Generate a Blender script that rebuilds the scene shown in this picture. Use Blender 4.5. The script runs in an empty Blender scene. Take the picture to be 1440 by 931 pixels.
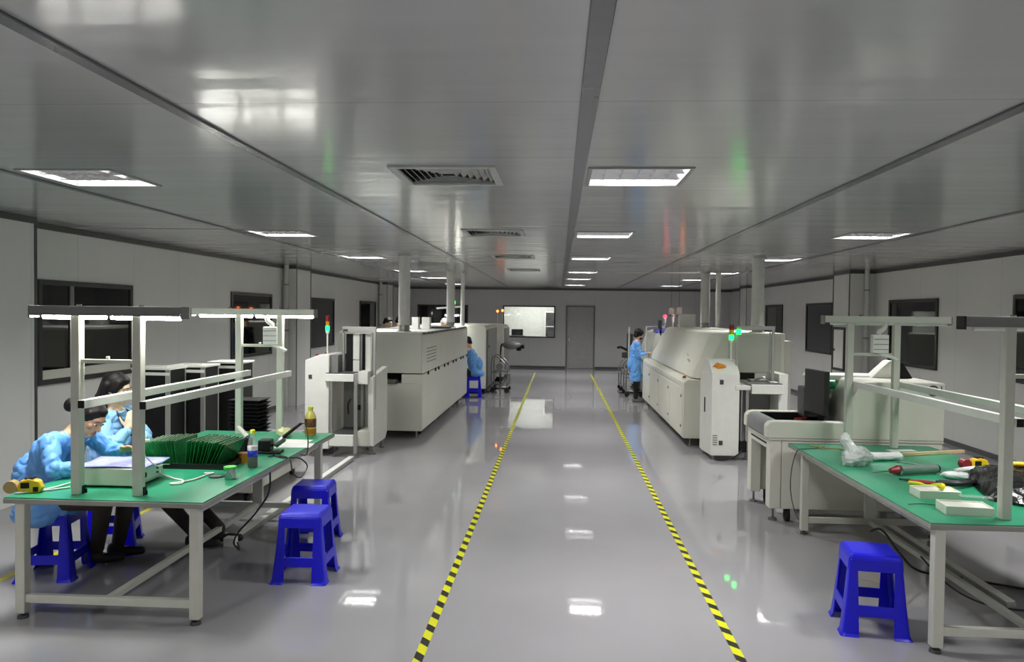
import bpy, bmesh, math, random
from mathutils import Vector, Matrix, Euler, Quaternion
random.seed(7)
PI = math.pi
S = bpy.context.scene
COL = S.collection
V = Vector

# ------------------------------------------------------------------ materials
def lin(c):
    return tuple(((x/255)/12.92 if x/255 <= 0.04045 else ((x/255+0.055)/1.055)**2.4) for x in c)

def mat(name, rgb, rough=0.5, metal=0.0, var=0.06, scale=9.0, bump=0.0, bscale=60.0, spec=0.5, coat=0.0, alpha=1.0, trans=0.0, stretch=None):
    """procedural principled material: base colour varied by a little noise, optional bump"""
    m = bpy.data.materials.new(name); m.use_nodes = True
    nt = m.node_tree; b = nt.nodes['Principled BSDF']
    c = lin(rgb)
    b.inputs['Roughness'].default_value = rough; b.inputs['Metallic'].default_value = metal
    b.inputs['Specular IOR Level'].default_value = spec
    b.inputs['Coat Weight'].default_value = coat
    b.inputs['Alpha'].default_value = alpha
    b.inputs['Transmission Weight'].default_value = trans
    tc = nt.nodes.new('ShaderNodeTexCoord')
    vec = tc.outputs['Object']
    if stretch:
        mp = nt.nodes.new('ShaderNodeMapping'); mp.inputs['Scale'].default_value = stretch
        nt.links.new(vec, mp.inputs['Vector']); vec = mp.outputs['Vector']
    n = nt.nodes.new('ShaderNodeTexNoise'); n.inputs['Scale'].default_value = scale; n.inputs['Detail'].default_value = 4
    nt.links.new(vec, n.inputs['Vector'])
    r = nt.nodes.new('ShaderNodeValToRGB')
    r.color_ramp.elements[0].position = 0.3; r.color_ramp.elements[1].position = 0.7
    r.color_ramp.elements[0].color = (*[x*(1-var) for x in c], 1)
    r.color_ramp.elements[1].color = (*[min(1, x*(1+var)) for x in c], 1)
    nt.links.new(n.outputs['Fac'], r.inputs['Fac']); nt.links.new(r.outputs['Color'], b.inputs['Base Color'])
    if bump:
        n2 = nt.nodes.new('ShaderNodeTexNoise'); n2.inputs['Scale'].default_value = bscale; n2.inputs['Detail'].default_value = 3
        nt.links.new(vec, n2.inputs['Vector'])
        bp = nt.nodes.new('ShaderNodeBump'); bp.inputs['Strength'].default_value = bump; bp.inputs['Distance'].default_value = 0.01
        nt.links.new(n2.outputs['Fac'], bp.inputs['Height']); nt.links.new(bp.outputs['Normal'], b.inputs['Normal'])
    return m

def glow(name, rgb, strength):
    m = bpy.data.materials.new(name); m.use_nodes = True
    nt = m.node_tree; b = nt.nodes['Principled BSDF']
    b.inputs['Base Color'].default_value = (*lin(rgb), 1)
    b.inputs['Emission Color'].default_value = (*lin(rgb), 1)
    b.inputs['Emission Strength'].default_value = strength
    return m

def panelled(name, rgb, rough, seam_axis, pitch, offset, spec=0.5, wave=0.0, seam=0.55, coat=0.0, metal=0.0):
    """sheet-metal panels: thin grooves every <pitch> metres along one axis"""
    m = mat(name, rgb, rough, metal, var=0.025, scale=1.3, spec=spec, coat=coat)
    nt = m.node_tree; b = nt.nodes['Principled BSDF']
    src = b.inputs['Base Color'].links[0].from_socket
    g = nt.nodes.new('ShaderNodeNewGeometry'); sx = nt.nodes.new('ShaderNodeSeparateXYZ')
    nt.links.new(g.outputs['Position'], sx.inputs[0])
    def M(op, a, bb):
        q = nt.nodes.new('ShaderNodeMath'); q.operation = op
        for k, x in ((0, a), (1, bb)):
            if isinstance(x, (int, float)): q.inputs[k].default_value = x
            else: nt.links.new(x, q.inputs[k])
        return q.outputs[0]
    t = M('SUBTRACT', sx.outputs[seam_axis], offset)
    t = M('DIVIDE', t, pitch); t = M('FRACT', t, 0); t = M('SUBTRACT', t, 0.5); t = M('ABSOLUTE', t, 0)
    line = M('GREATER_THAN', t, 0.5-0.0045/pitch)
    mx = nt.nodes.new('ShaderNodeMixRGB'); nt.links.new(line, mx.inputs[0]); nt.links.new(src, mx.inputs[1])
    mx.inputs[2].default_value = (*[x*seam for x in lin(rgb)], 1)
    nt.links.new(mx.outputs[0], b.inputs['Base Color'])
    if wave:
        tcm = nt.nodes.new('ShaderNodeMapping'); tcm.inputs['Scale'].default_value = (0.25, 1.6, 1) if seam_axis == 1 else (1, 1, 1)
        nt.links.new(g.outputs['Position'], tcm.inputs['Vector'])
        n = nt.nodes.new('ShaderNodeTexNoise'); n.inputs['Scale'].default_value = 2.2; n.inputs['Detail'].default_value = 2
        nt.links.new(tcm.outputs[0], n.inputs['Vector'])
        bp = nt.nodes.new('ShaderNodeBump'); bp.inputs['Strength'].default_value = wave; bp.inputs['Distance'].default_value = 0.02
        nt.links.new(n.outputs['Fac'], bp.inputs['Height']); nt.links.new(bp.outputs['Normal'], b.inputs['Normal'])
    return m

def hazard(name, pitch):
    m = bpy.data.materials.new(name); m.use_nodes = True
    nt = m.node_tree; b = nt.nodes['Principled BSDF']; b.inputs['Roughness'].default_value = 0.35
    g = nt.nodes.new('ShaderNodeNewGeometry'); sx = nt.nodes.new('ShaderNodeSeparateXYZ'); nt.links.new(g.outputs['Position'], sx.inputs[0])
    a = nt.nodes.new('ShaderNodeMath'); a.operation = 'ADD'; nt.links.new(sx.outputs[0], a.inputs[0]); nt.links.new(sx.outputs[1], a.inputs[1])
    d = nt.nodes.new('ShaderNodeMath'); d.operation = 'DIVIDE'; d.inputs[1].default_value = pitch; nt.links.new(a.outputs[0], d.inputs[0])
    f = nt.nodes.new('ShaderNodeMath'); f.operation = 'FRACT'; nt.links.new(d.outputs[0], f.inputs[0])
    t = nt.nodes.new('ShaderNodeMath'); t.operation = 'GREATER_THAN'; t.inputs[1].default_value = 0.56; nt.links.new(f.outputs[0], t.inputs[0])
    mx = nt.nodes.new('ShaderNodeMixRGB'); nt.links.new(t.outputs[0], mx.inputs[0])
    mx.inputs[1].default_value = (*lin((222, 222, 22)), 1); mx.inputs[2].default_value = (*lin((32, 30, 26)), 1)
    nt.links.new(mx.outputs[0], b.inputs['Base Color'])
    return m

M = {}
M['floor'] = mat('grey epoxy floor', (158, 156, 159), 0.035, var=0.05, scale=0.9, bump=0.02, bscale=3.0, spec=0.5)
M['ceil'] = panelled('ceiling sandwich panel', (176, 176, 176), 0.16, 1, 1.15, 3.24, spec=0.7, wave=0.30, seam=0.72)
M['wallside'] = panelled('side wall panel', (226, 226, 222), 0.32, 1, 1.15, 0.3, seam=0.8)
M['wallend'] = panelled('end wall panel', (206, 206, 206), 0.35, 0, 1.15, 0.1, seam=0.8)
M['trim'] = mat('dark anodised trim', (82, 82, 80), 0.35, 0.3)
M['strip'] = mat('grey metal ceiling strip', (96, 96, 100), 0.22, 0.2)
M['base'] = mat('dark skirting', (92, 92, 96), 0.4)
M['winframe'] = mat('dark window frame', (64, 64, 62), 0.4, 0.4)
M['glassdark'] = mat('dark window glass', (18, 20, 20), 0.04, spec=0.8)
M['glass'] = mat('clear glass', (250, 252, 252), 0.02, trans=1.0, var=0.0)
M['white'] = mat('white painted metal', (234, 234, 226), 0.35, var=0.03)
M['cream'] = mat('machine cream enamel', (229, 228, 214), 0.34, var=0.025, scale=3)
M['cream2'] = mat('machine pale grey enamel', (212, 212, 200), 0.36, var=0.025, scale=3)
M['mgrey'] = mat('machine grey enamel', (128, 128, 126), 0.4)
M['dgrey'] = mat('dark grey enamel', (70, 70, 70), 0.45)
M['black'] = mat('black plastic', (17, 17, 18), 0.5, spec=0.3)
M['rubber'] = mat('black rubber', (16, 16, 16), 0.8)
M['alu'] = mat('aluminium profile', (182, 182, 178), 0.32, 0.7, stretch=(30, 30, 1))
M['steel'] = mat('brushed steel', (150, 150, 148), 0.3, 0.9)
M['chrome'] = mat('chrome tube', (190, 190, 190), 0.15, 1.0)
M['benchpost'] = mat('bench ivory enamel', (206, 207, 194), 0.42, var=0.03)
M['mat'] = mat('green antistatic mat', (42, 146, 106), 0.36, var=0.06, scale=5)
M['edge'] = mat('bench edge band', (150, 150, 142), 0.5)
M['blue'] = mat('blue stool plastic', (14, 10, 214), 0.28, var=0.04, spec=0.5)
M['louvre'] = mat('bright louvre', (226, 226, 226), 0.12, 1.0, var=0.01)
M['reflector'] = mat('lamp reflector', (235, 235, 235), 0.4, var=0.01)
M['ventw'] = mat('vent enamel', (184, 184, 181), 0.4)
M['duct'] = mat('foil duct', (208, 208, 204), 0.42, 0.0, bump=0.3, bscale=40)
M['pipe'] = mat('white pipe', (214, 214, 210), 0.4)
M['skin'] = mat('skin', (206, 160, 126), 0.5, var=0.05, scale=14)
M['skin2'] = mat('pale skin', (226, 190, 156), 0.5, var=0.05, scale=14)
M['lip'] = mat('lip', (164, 92, 84), 0.45)
M['eyewhite'] = mat('eye white', (230, 228, 222), 0.25)
M['iris'] = mat('dark iris', (26, 18, 14), 0.2)
M['hair'] = mat('black hair', (22, 17, 16), 0.55, var=0.3, scale=60, stretch=(1, 1, .12), bump=0.3, bscale=120, spec=0.25)
M['coat'] = mat('light blue smock', (104, 164, 232), 0.5, var=0.14, scale=7, bump=0.7, bscale=12)  # wide tone noise paints fold shade and highlights into the cloth colour
M['coat2'] = mat('pale blue smock', (146, 196, 242), 0.62, var=0.07, scale=6, bump=0.5, bscale=12)
M['coatwhite'] = mat('white smock', (232, 232, 230), 0.65, bump=0.4, bscale=14)
M['trousers'] = mat('dark brown trousers', (58, 50, 44), 0.8, bump=0.3, bscale=18)
M['trousersblack'] = mat('black trousers', (26, 26, 28), 0.8, bump=0.3, bscale=18)
M['shirtblack'] = mat('black cloth', (24, 24, 28), 0.8, bump=0.3, bscale=18)
M['navy'] = mat('navy lanyard', (26, 32, 56), 0.7)
M['shoe'] = mat('dark shoe', (34, 30, 30), 0.55)
M['shoegrey'] = mat('grey shoe', (120, 118, 116), 0.6)
M['pcb'] = mat('green circuit board', (30, 116, 62), 0.3, var=0.5, scale=40)
M['pcbtop'] = mat('pale solder points', (170, 196, 168), 0.35, var=0.3, scale=90)
M['yellow'] = mat('yellow plastic', (232, 190, 24), 0.4)
M['brightyellow'] = mat('bright yellow sleeve', (222, 222, 26), 0.45)
M['orange'] = mat('amber tape', (196, 128, 34), 0.4)
M['tan'] = mat('tan cardboard', (176, 150, 96), 0.7)
M['paper'] = mat('white paper', (236, 236, 232), 0.7, var=0.01)
M['lavender'] = mat('lavender folder', (158, 162, 222), 0.5, var=0.02)
M['devgrey'] = mat('instrument grey', (206, 206, 192), 0.45)
M['cable'] = mat('black cable', (22, 22, 22), 0.5)
M['cablew'] = mat('white cable', (214, 214, 208), 0.5)
M['pet'] = mat('clear bottle plastic', (196, 200, 196), 0.08, alpha=0.22)
M['cola'] = mat('dark cola', (24, 12, 12), 0.12)
M['labelblue'] = mat('blue and white bottle label', (40, 60, 190), 0.4, var=0.9, scale=26)
M['labelband'] = mat('white and red label band', (214, 200, 206), 0.4, var=0.5, scale=40)
M['tea'] = mat('amber tea', (206, 128, 44), 0.15)
M['teabody'] = mat('yellow tea bottle', (228, 214, 112), 0.2)
M['labeltea'] = mat('dark tea label', (120, 74, 34), 0.4, var=0.8, scale=34)
M['capyellow'] = mat('yellow cap', (226, 226, 60), 0.4)
M['limegreen'] = mat('lime green lid', (70, 196, 60), 0.4)
M['wood'] = mat('pale wood', (216, 196, 150), 0.55, stretch=(1, 12, 12), var=0.15)
M['plasticbag'] = mat('crumpled clear bag', (236, 240, 236), 0.1, alpha=0.5, bump=0.9, bscale=26)
M['blackfilm'] = mat('crinkled black film', (24, 24, 24), 0.26, var=0.3, scale=20, bump=1.0, bscale=22)
M['lampframe'] = mat('lamp rim', (150, 150, 148), 0.4)
M['foam'] = mat('white foam wrap', (226, 226, 224), 0.6, bump=0.5, bscale=26)
M['tool'] = mat('grey green tool', (112, 132, 122), 0.35, 0.3)
M['red'] = mat('red handle', (150, 30, 44), 0.4)
M['styro'] = mat('white plastic box', (236, 236, 222), 0.45, var=0.02)
M['blackweave'] = mat('black ribbed mat', (30, 30, 30), 0.55, var=0.5, scale=26, bump=0.9, bscale=50)
M['lens_red'] = mat('red lens', (140, 24, 26), 0.25)
M['lens_amber'] = mat('amber lens', (206, 150, 40), 0.25)
M['lens_green'] = glow('lit green lens', (10, 255, 84), 3.5)
M['lens_red_on'] = glow('lit red lens', (255, 40, 60), 4)
M['lens_orange_on'] = glow('lit orange lens', (255, 120, 40), 4)
M['tube_on'] = glow('lit bench tube', (255, 255, 246), 50)
M['tube_off'] = mat('unlit tube', (226, 228, 220), 0.25)
M['hazard'] = hazard('hazard tape', 0.19)
M['yellowtape'] = mat('yellow floor tape', (220, 206, 30), 0.4)
M['gantrygreen'] = mat('green belt', (40, 176, 120), 0.35)
M['screen'] = mat('dark monitor back', (38, 38, 38), 0.4)
M['greyblind'] = mat('grey curved cover', (132, 132, 134), 0.4)
M['bluepanel'] = mat('blue acrylic', (84, 84, 190), 0.3)
M['roomwhite'] = mat('white room paint', (222, 224, 214), 0.6)
M['doorleaf'] = mat('grey door leaf', (178, 178, 178), 0.4)

# ------------------------------------------------------------------ mesh builder
class MB:
    def __init__(s): s.bm = bmesh.new()
    def _add(s, verts, faces):
        vs = [s.bm.verts.new(v) for v in verts]
        for f in faces:
            try: s.bm.faces.new([vs[i] for i in f])
            except ValueError: pass
        return s
    def box(s, x0, x1, y0, y1, z0, z1, mtx=None):
        p = [V((x, y, z)) for z in (z0, z1) for y in (y0, y1) for x in (x0, x1)]
        if mtx is not None: p = [mtx @ q for q in p]
        return s._add(p, [(0, 2, 3, 1), (4, 5, 7, 6), (0, 1, 5, 4), (2, 6, 7, 3), (0, 4, 6, 2), (1, 3, 7, 5)])
    def boxc(s, c, size, rot=(0, 0, 0)):
        m = Matrix.Translation(V(c)) @ Euler(rot).to_matrix().to_4x4()
        a, b, d = [k/2 for k in size]
        return s.box(-a, a, -b, b, -d, d, m)
    def taper(s, c0, s0, c1, s1):
        """frustum between two horizontal rectangles: centre, (sx,sy) each"""
        p = []
        for c, q in ((c0, s0), (c1, s1)):
            for y in (-1, 1):
                for x in (-1, 1): p.append(V((c[0]+x*q[0]/2, c[1]+y*q[1]/2, c[2])))
        return s._add(p, [(0, 2, 3, 1), (4, 5, 7, 6), (0, 1, 5, 4), (2, 6, 7, 3), (0, 4, 6, 2), (1, 3, 7, 5)])
    def cyl(s, p0, p1, r0, r1=None, n=14):
        p0, p1 = V(p0), V(p1); r1 = r0 if r1 is None else r1
        d = (p1-p0).normalized(); a = d.orthogonal().normalized(); b = d.cross(a)
        vs = []
        for p, r in ((p0, r0), (p1, r1)):
            for k in range(n):
                t = 2*PI*k/n; vs.append(p+(a*math.cos(t)+b*math.sin(t))*r)
        f = [(k, (k+1) % n, n+(k+1) % n, n+k) for k in range(n)]
        return s._add(vs, f+[tuple(reversed(range(n))), tuple(range(n, 2*n))])
    def tube(s, pts, r, n=8):
        pts = [V(p) for p in pts]; vs = []; a = None
        for i, p in enumerate(pts):
            d = (pts[min(i+1, len(pts)-1)]-pts[max(i-1, 0)]).normalized()
            if a is None: a = d.orthogonal().normalized()
            a = (a-d*a.dot(d)).normalized(); b = d.cross(a)
            for k in range(n):
                t = 2*PI*k/n; vs.append(p+(a*math.cos(t)+b*math.sin(t))*r)
        f = []
        for i in range(len(pts)-1):
            for k in range(n): f.append((i*n+k, i*n+(k+1) % n, (i+1)*n+(k+1) % n, (i+1)*n+k))
        f += [tuple(reversed(range(n))), tuple(range((len(pts)-1)*n, len(pts)*n))]
        return s._add(vs, f)
    def lathe(s, prof, c=(0, 0, 0), n=20, mtx=None):
        vs = []
        for r, z in prof:
            for k in range(n):
                t = 2*PI*k/n; q = V((math.cos(t)*r, math.sin(t)*r, z))
                if mtx is not None: q = mtx @ q
                vs.append(q+V(c))
        f = []
        for i in range(len(prof)-1):
            for k in range(n): f.append((i*n+k, i*n+(k+1) % n, (i+1)*n+(k+1) % n, (i+1)*n+k))
        f += [tuple(reversed(range(n))), tuple(range((len(prof)-1)*n, len(prof)*n))]
        return s._add(vs, f)
    def prism(s, poly, axis, a0, a1):
        """poly: 2-D outline in the two other axes (order x,y,z without <axis>)"""
        def P(q, a): return {'x': V((a, q[0], q[1])), 'y': V((q[0], a, q[1])), 'z': V((q[0], q[1], a))}[axis]
        n = len(poly); vs = [P(q, a0) for q in poly]+[P(q, a1) for q in poly]
        f = [(k, (k+1) % n, n+(k+1) % n, n+k) for k in range(n)]+[tuple(reversed(range(n))), tuple(range(n, 2*n))]
        s._add(vs, f); bmesh.ops.recalc_face_normals(s.bm, faces=s.bm.faces[:]); return s
    def ball(s, c, r, mtx=None, seg=14, ring=9):
        r = (r, r, r) if isinstance(r, (int, float)) else r
        vs = []
        for i in range(1, ring):
            ph = PI*i/ring
            for k in range(seg):
                t = 2*PI*k/seg; q = V((r[0]*math.sin(ph)*math.cos(t), r[1]*math.sin(ph)*math.sin(t), r[2]*math.cos(ph)))
                vs.append(q)
        top, bot = V((0, 0, r[2])), V((0, 0, -r[2])); vs += [top, bot]
        if mtx is not None: vs = [mtx @ q for q in vs]
        vs = [q+V(c) for q in vs]; f = []
        for i in range(ring-2):
            for k in range(seg): f.append((i*seg+k, (i+1)*seg+k, (i+1)*seg+(k+1) % seg, i*seg+(k+1) % seg))
        a, b = (ring-1)*seg, (ring-1)*seg+1
        for k in range(seg):
            f.append((a, k, (k+1) % seg)); f.append((b, (ring-2)*seg+(k+1) % seg, (ring-2)*seg+k))
        return s._add(vs, f)
    def cap(s, p0, p1, r0, r1=None):
        """tapered capsule (for bodies)"""
        r1 = r0 if r1 is None else r1
        s.ball(p0, r0); s.ball(p1, r1); return s.cyl(p0, p1, r0, r1, 16)
    def mesh(s, name):
        bmesh.ops.recalc_face_normals(s.bm, faces=s.bm.faces[:])
        me = bpy.data.meshes.new(name); s.bm.to_mesh(me); s.bm.free(); return me
    def build(s, name, m, parent=None, bevel=0.0, smooth=False, seg=2):
        me = s.mesh(name); me.materials.append(m if not isinstance(m, str) else M[m])
        o = bpy.data.objects.new(name, me); COL.objects.link(o)
        if parent is not None: o.parent = parent
        me.polygons.foreach_set('use_smooth', [True]*len(me.polygons))
        if not smooth: me.set_sharp_from_angle(angle=math.radians(38))
        if smooth:
            me.polygons.foreach_set('use_smooth', [True]*len(me.polygons))
            md = None
        if bevel:
            b = o.modifiers.new('edge', 'BEVEL'); b.width = bevel; b.segments = seg; b.limit_method = 'ANGLE'; b.angle_limit = math.radians(40)
            me.polygons.foreach_set('use_smooth', [True]*len(me.polygons))
            w = o.modifiers.new('normals', 'WEIGHTED_NORMAL'); w.keep_sharp = True
        return o

def tag(o, label, cat, group=None):
    o['label'] = label; o['category'] = cat
    if group: o['group'] = group
    return o
def thing(name, label, cat, loc=(0, 0, 0), rotz=0.0, group=None):
    o = bpy.data.objects.new(name, None); COL.objects.link(o)
    o.empty_display_size = 0.1
    o.location = loc; o.rotation_euler = (0, 0, rotz)
    return tag(o, label, cat, group)
def struct(o):
    o['kind'] = 'structure'; return o
def dup(root, loc, rotz=0.0, label=None, group=None):
    r = root.copy(); COL.objects.link(r); r.location = loc; r.rotation_euler = (0, 0, rotz)
    if label: r['label'] = label
    if group: r['group'] = group
    for ch in list(root.children):
        c = ch.copy(); COL.objects.link(c); c.parent = r
        for g in list(ch.children):
            d = g.copy(); COL.objects.link(d); d.parent = c
    return r

def sheet(name, m, axis, at, u0, u1, v0, v1, holes, thick):
    """wall / ceiling slab with rectangular holes; axis is the normal axis, (u,v) the other two in x,y,z order; thick along +axis"""
    us = sorted({u0, u1, *[h[0] for h in holes], *[h[1] for h in holes]}); vs = sorted({v0, v1, *[h[2] for h in holes], *[h[3] for h in holes]})
    us = [u for u in us if u0 <= u <= u1]; vs = [v for v in vs if v0 <= v <= v1]
    b = MB()
    for i in range(len(us)-1):
        for j in range(len(vs)-1):
            cu, cv = (us[i]+us[i+1])/2, (vs[j]+vs[j+1])/2
            if any(h[0] < cu < h[1] and h[2] < cv < h[3] for h in holes): continue
            lo, hi = min(at, at+thick), max(at, at+thick)
            if axis == 'z': b.box(us[i], us[i+1], vs[j], vs[j+1], lo, hi)
            elif axis == 'y': b.box(us[i], us[i+1], lo, hi, vs[j], vs[j+1])
            else: b.box(lo, hi, us[i], us[i+1], vs[j], vs[j+1])
    bmesh.ops.remove_doubles(b.bm, verts=b.bm.verts[:], dist=1e-5)
    # drop the coincident inner faces between cells
    seen = {}
    for f in b.bm.faces: seen.setdefault(tuple(sorted(v.index for v in f.verts)), []).append(f)
    b.bm.verts.index_update(); seen = {}
    for f in b.bm.faces: seen.setdefault(tuple(sorted(v.index for v in f.verts)), []).append(f)
    dead = [f for fs in seen.values() if len(fs) > 1 for f in fs]
    bmesh.ops.delete(b.bm, geom=dead, context='FACES_ONLY')
    return struct(b.build(name, m))
# ------------------------------------------------------------------ camera
H = 2.795; XL, XR, YB, YF = -5.46, 5.94, 26.75, -8.0
right = V((0.9980381, 0.0614627, 0.0119269)); up = V((-0.0133164, 0.0222478, 0.9996638)); fwd = V((-0.0611767, 0.9978614, -0.0230226))
cd = bpy.data.cameras.new('camera'); cam = bpy.data.objects.new('camera', cd); COL.objects.link(cam)
cd.sensor_width = 36; cd.lens = 1071.67*36/1440; cd.clip_start = 0.05; cd.clip_end = 200
mw = Matrix((right, up, -fwd)).transposed().to_4x4(); mw.translation = V((0, 0, 1.9)); cam.matrix_world = mw
S.camera = cam

# ------------------------------------------------------------------ room shell
lampspots = []
for i, y in enumerate((-5.8, -2.2, 1.4, 5.0, 8.6, 12.2, 16.2, 19.3, 23.4)):
    lampspots.append(('c', 0.49, y)); lampspots.append(('l', -3.2, y+0.05)); lampspots.append(('r', 3.38, y-0.05))
ventspots = [(-0.73, 4.96), (-0.73, 8.46), (-0.73, 12.0), (-0.73, 15.6)]
LW = 0.31; VW = 0.315
holes = [(x-LW, x+LW, y-LW, y+LW) for _, x, y in lampspots]+[(x-VW, x+VW, y-VW, y+VW) for x, y in ventspots]
sheet('ceiling', 'ceil', 'z', H, XL-.1, XR+.1, YF, YB+3.3, holes, 0.05)
b = MB(); b.box(XL-.1, XR+.1, YF, YB+3.3, -.1, 0); struct(b.build('floor', 'floor'))
sheet('wall_left', 'wallside', 'x', XL, YF, YB, 0, H, [], -0.1)
sheet('wall_right', 'wallside', 'x', XR, YF, YB, 0, H, [], 0.1)
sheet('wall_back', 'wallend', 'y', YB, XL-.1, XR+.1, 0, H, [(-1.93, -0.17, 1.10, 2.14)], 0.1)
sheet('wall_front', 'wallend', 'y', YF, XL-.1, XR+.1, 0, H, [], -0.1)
# dark cornice where the walls meet the ceiling, skirting at the floor
n = [0]
def trimbox(kind, *a, m='trim'):
    n[0] += 1
    q = MB(); q.box(*a); return struct(q.build(kind, m, bevel=0.004))
trimbox('trim_1', XL, XL+.035, YF, YB, H-.065, H)
trimbox('trim_2', XR-.035, XR, YF, YB, H-.065, H)
trimbox('trim_3', XL, XR, YB-.035, YB, H-.065, H)
trimbox('baseboard_left', XL, XL+.02, YF, YB, 0, .07, m='base')
trimbox('baseboard_right', XR-.02, XR, YF, YB, 0, .07, m='base')
q = MB(); q.box(XL, 0.24, YB-.02, YB, 0, .07); q.box(1.27, XR, YB-.02, YB, 0, .07); struct(q.build('baseboard_back', 'base'))
# long dark hanger strips in the ceiling
for i, (x, w) in enumerate(((0.115, .075), (-1.72, .065), (1.93, .065), (-3.63, .05), (3.79, .05))):
    trimbox('trim_%d' % (4+i), x-w/2, x+w/2, YF, YB-.035, H-.012, H+.004, m='strip')
# wall pillars with a service pipe in front of each
k = 0
for (x0, x1, px) in ((XL, -5.19, -5.37), (5.49, XR, 5.78)):
    for (y0, y1) in ((6.45, 7.28), (14.8, 15.68), (22.75, 23.6)):
        k += 1
        q = MB(); q.box(x0, x1, y0, y1, 0, H); struct(q.build('pillar_%d' % k, 'wallside', bevel=.004))
        q = MB()
        if x0 == XL: q.box(x1, x1+.012, y0-.006, y1, H-.065, H); q.box(x0+.035, x1+.012, y0-.012, y0, H-.065, H)
        else: q.box(x0-.012, x0, y0-.006, y1, H-.065, H); q.box(x0-.012, x1-.035, y0-.012, y0, H-.065, H)
        q.box(*( (x1, x1+.008) if x0 == XL else (x0-.008, x0)), y0-.004, y0+.03, 0, H-.065)
        q.box(*( (x1, x1+.008) if x0 == XL else (x0-.008, x0)), y1-.03, y1+.004, 0, H-.065)
        struct(q.build('trim_%d' % (20+k), 'trim'))
        if y0 > 10:
            side = 'left' if x0 == XL else 'right'
            near = 'nearer' if y0 < 20 else 'farther'
            pt = thing('service_pipe', 'slim white service pipe running up the %s %s wall pillar' % (near, side), 'pipe', (px, y0-.06, 0), group='service pipes at the wall pillars')
            q = MB(); q.cyl((0, 0, 0), (0, 0, H), .045); q.build('pipe_body', 'pipe', pt, smooth=False)
            q = MB()
            for z in (.6, 1.5, 2.4): q.cyl((0, 0, z), (0, 0, z+.03), .05); q.box(-.02, .02, 0, .06, z, z+.03)
            q.build('pipe_clip', 'steel', pt)
# ------------------------------------------------------------------ windows and door
def side_window(idx, x, y0, y1, z0, z1, inward, mull=(), sill=0.0):
    root = struct(bpy.data.objects.new('window_%d' % idx, None)); COL.objects.link(root)
    root.location = (x, y0, z0)
    w, h = y1-y0, z1-z0; s = inward; f = .055
    q = MB(); a, bb = sorted((0, s*.03))
    q.box(a, bb, 0, f, 0, h); q.box(a, bb, w-f, w, 0, h); q.box(a, bb, f, w-f, h-f, h); q.box(a, bb, f, w-f, 0, f)
    q.build('window_frame', 'winframe', root, bevel=.004)['kind'] = 'structure'
    if mull:
        q = MB()
        for mm in mull: q.box(a, bb, mm-.03, mm+.03, f, h-f)
        q.build('window_mullion', 'mgrey', root, bevel=.003)['kind'] = 'structure'
    if sill:
        q = MB(); a2, b2 = sorted((0, s*sill)); q.box(a2, b2, f, w-f, f, f+.1); q.build('window_sill', 'cream2', root, bevel=.006)['kind'] = 'structure'
    q = MB(); a, bb = sorted((s*.002, s*.012)); q.box(a, bb, f*.8, w-f*.8, f*.8, h-f*.8); q.build('window_pane', 'glassdark', root)['kind'] = 'structure'
side_window(1, XL, 7.66, 9.43, 1.08, 2.2, 1, mull=(.55,), sill=.026)
side_window(2, XL, 12.38, 14.17, 1.08, 2.21, 1)
side_window(3, XL, 16.45, 18.2, 1.08, 2.2, 1)
side_window(4, XL, 20.6, 22.4, 1.08, 2.2, 1)
side_window(5, XR, 12.33, 14.1, 1.08, 2.22, -1)
side_window(6, XR, 16.96, 18.7, 1.08, 2.22, -1)
side_window(7, XR, 20.64, 22.3, 1.08, 2.22, -1)
side_window(8, XR, 8.55, 10.34, 1.08, 2.22, -1)
# dark window in the end wall
root = struct(bpy.data.objects.new('window_9', None)); COL.objects.link(root); root.location = (-5.0, YB, 1.08)
q = MB()
for a in ((0, .05, 0, 1.1), (1.75, 1.8, 0, 1.1), (.05, 1.75, 1.05, 1.1), (.05, 1.75, 0, .05)): q.box(a[0], a[1], -.03, 0, a[2], a[3])
q.build('window_frame', 'winframe', root)['kind'] = 'structure'
q = MB(); q.box(.04, 1.76, -.012, -.002, .04, 1.06); q.build('window_pane', 'glassdark', root)['kind'] = 'structure'
# bright window into the lit office behind the end wall
root = struct(bpy.data.objects.new('window_10', None)); COL.objects.link(root); root.location = (-1.97, YB, 1.06)
q = MB()
for a in ((0, .045, 0, 1.12), (1.8, 1.845, 0, 1.12), (.045, 1.8, 1.075, 1.12), (.045, 1.8, 0, .045)): q.box(a[0], a[1], -.03, .1, a[2], a[3])
q.build('window_frame', 'winframe', root)['kind'] = 'structure'
q = MB(); q.box(.045, 1.8, .04, .046, .045, 1.075); q.build('window_pane', 'glass', root)['kind'] = 'structure'
q = MB(); q.box(-3.2, 1.2, YB+3.0, YB+3.1, 0, H); q.box(-3.3, -3.2, YB+.1, YB+3.1, 0, H); q.box(1.2, 1.3, YB+.1, YB+3.1, 0, H)
struct(q.build('wall_office', 'roomwhite'))
t = thing('office_shelf', 'white bookcase seen through the bright end window', 'shelf', (-.55, YB+2.5, 0))
q = MB(); q.box(0, .05, 0, .4, 0, 2.0); q.box(.75, .8, 0, .4, 0, 2.0); q.box(0, .8, .38, .4, 0, 2.0)
for z in (.05, .5, .95, 1.4, 1.95): q.box(.05, .75, 0, .38, z, z+.03)
q.build('shelf_frame', 'white', t)
q = MB()
for z in (.53, .98, 1.43): q.box(.12, .6, .05, .3, z, z+.28)
q.build('binder_row', 'dgrey', t)
t = thing('office_desk_screen', 'dark low desk screen at the bottom of the bright end window', 'screen', (-1.72, YB+.9, 0))
q = MB(); q.box(-.1, .5, 0, .35, 0, 1.1); q.build('desk_cabinet', 'mgrey', t, bevel=.01)
q = MB(); q.box(0, .42, .1, .16, 1.1, 1.33); q.build('screen_panel', 'screen', t, bevel=.01)
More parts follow.
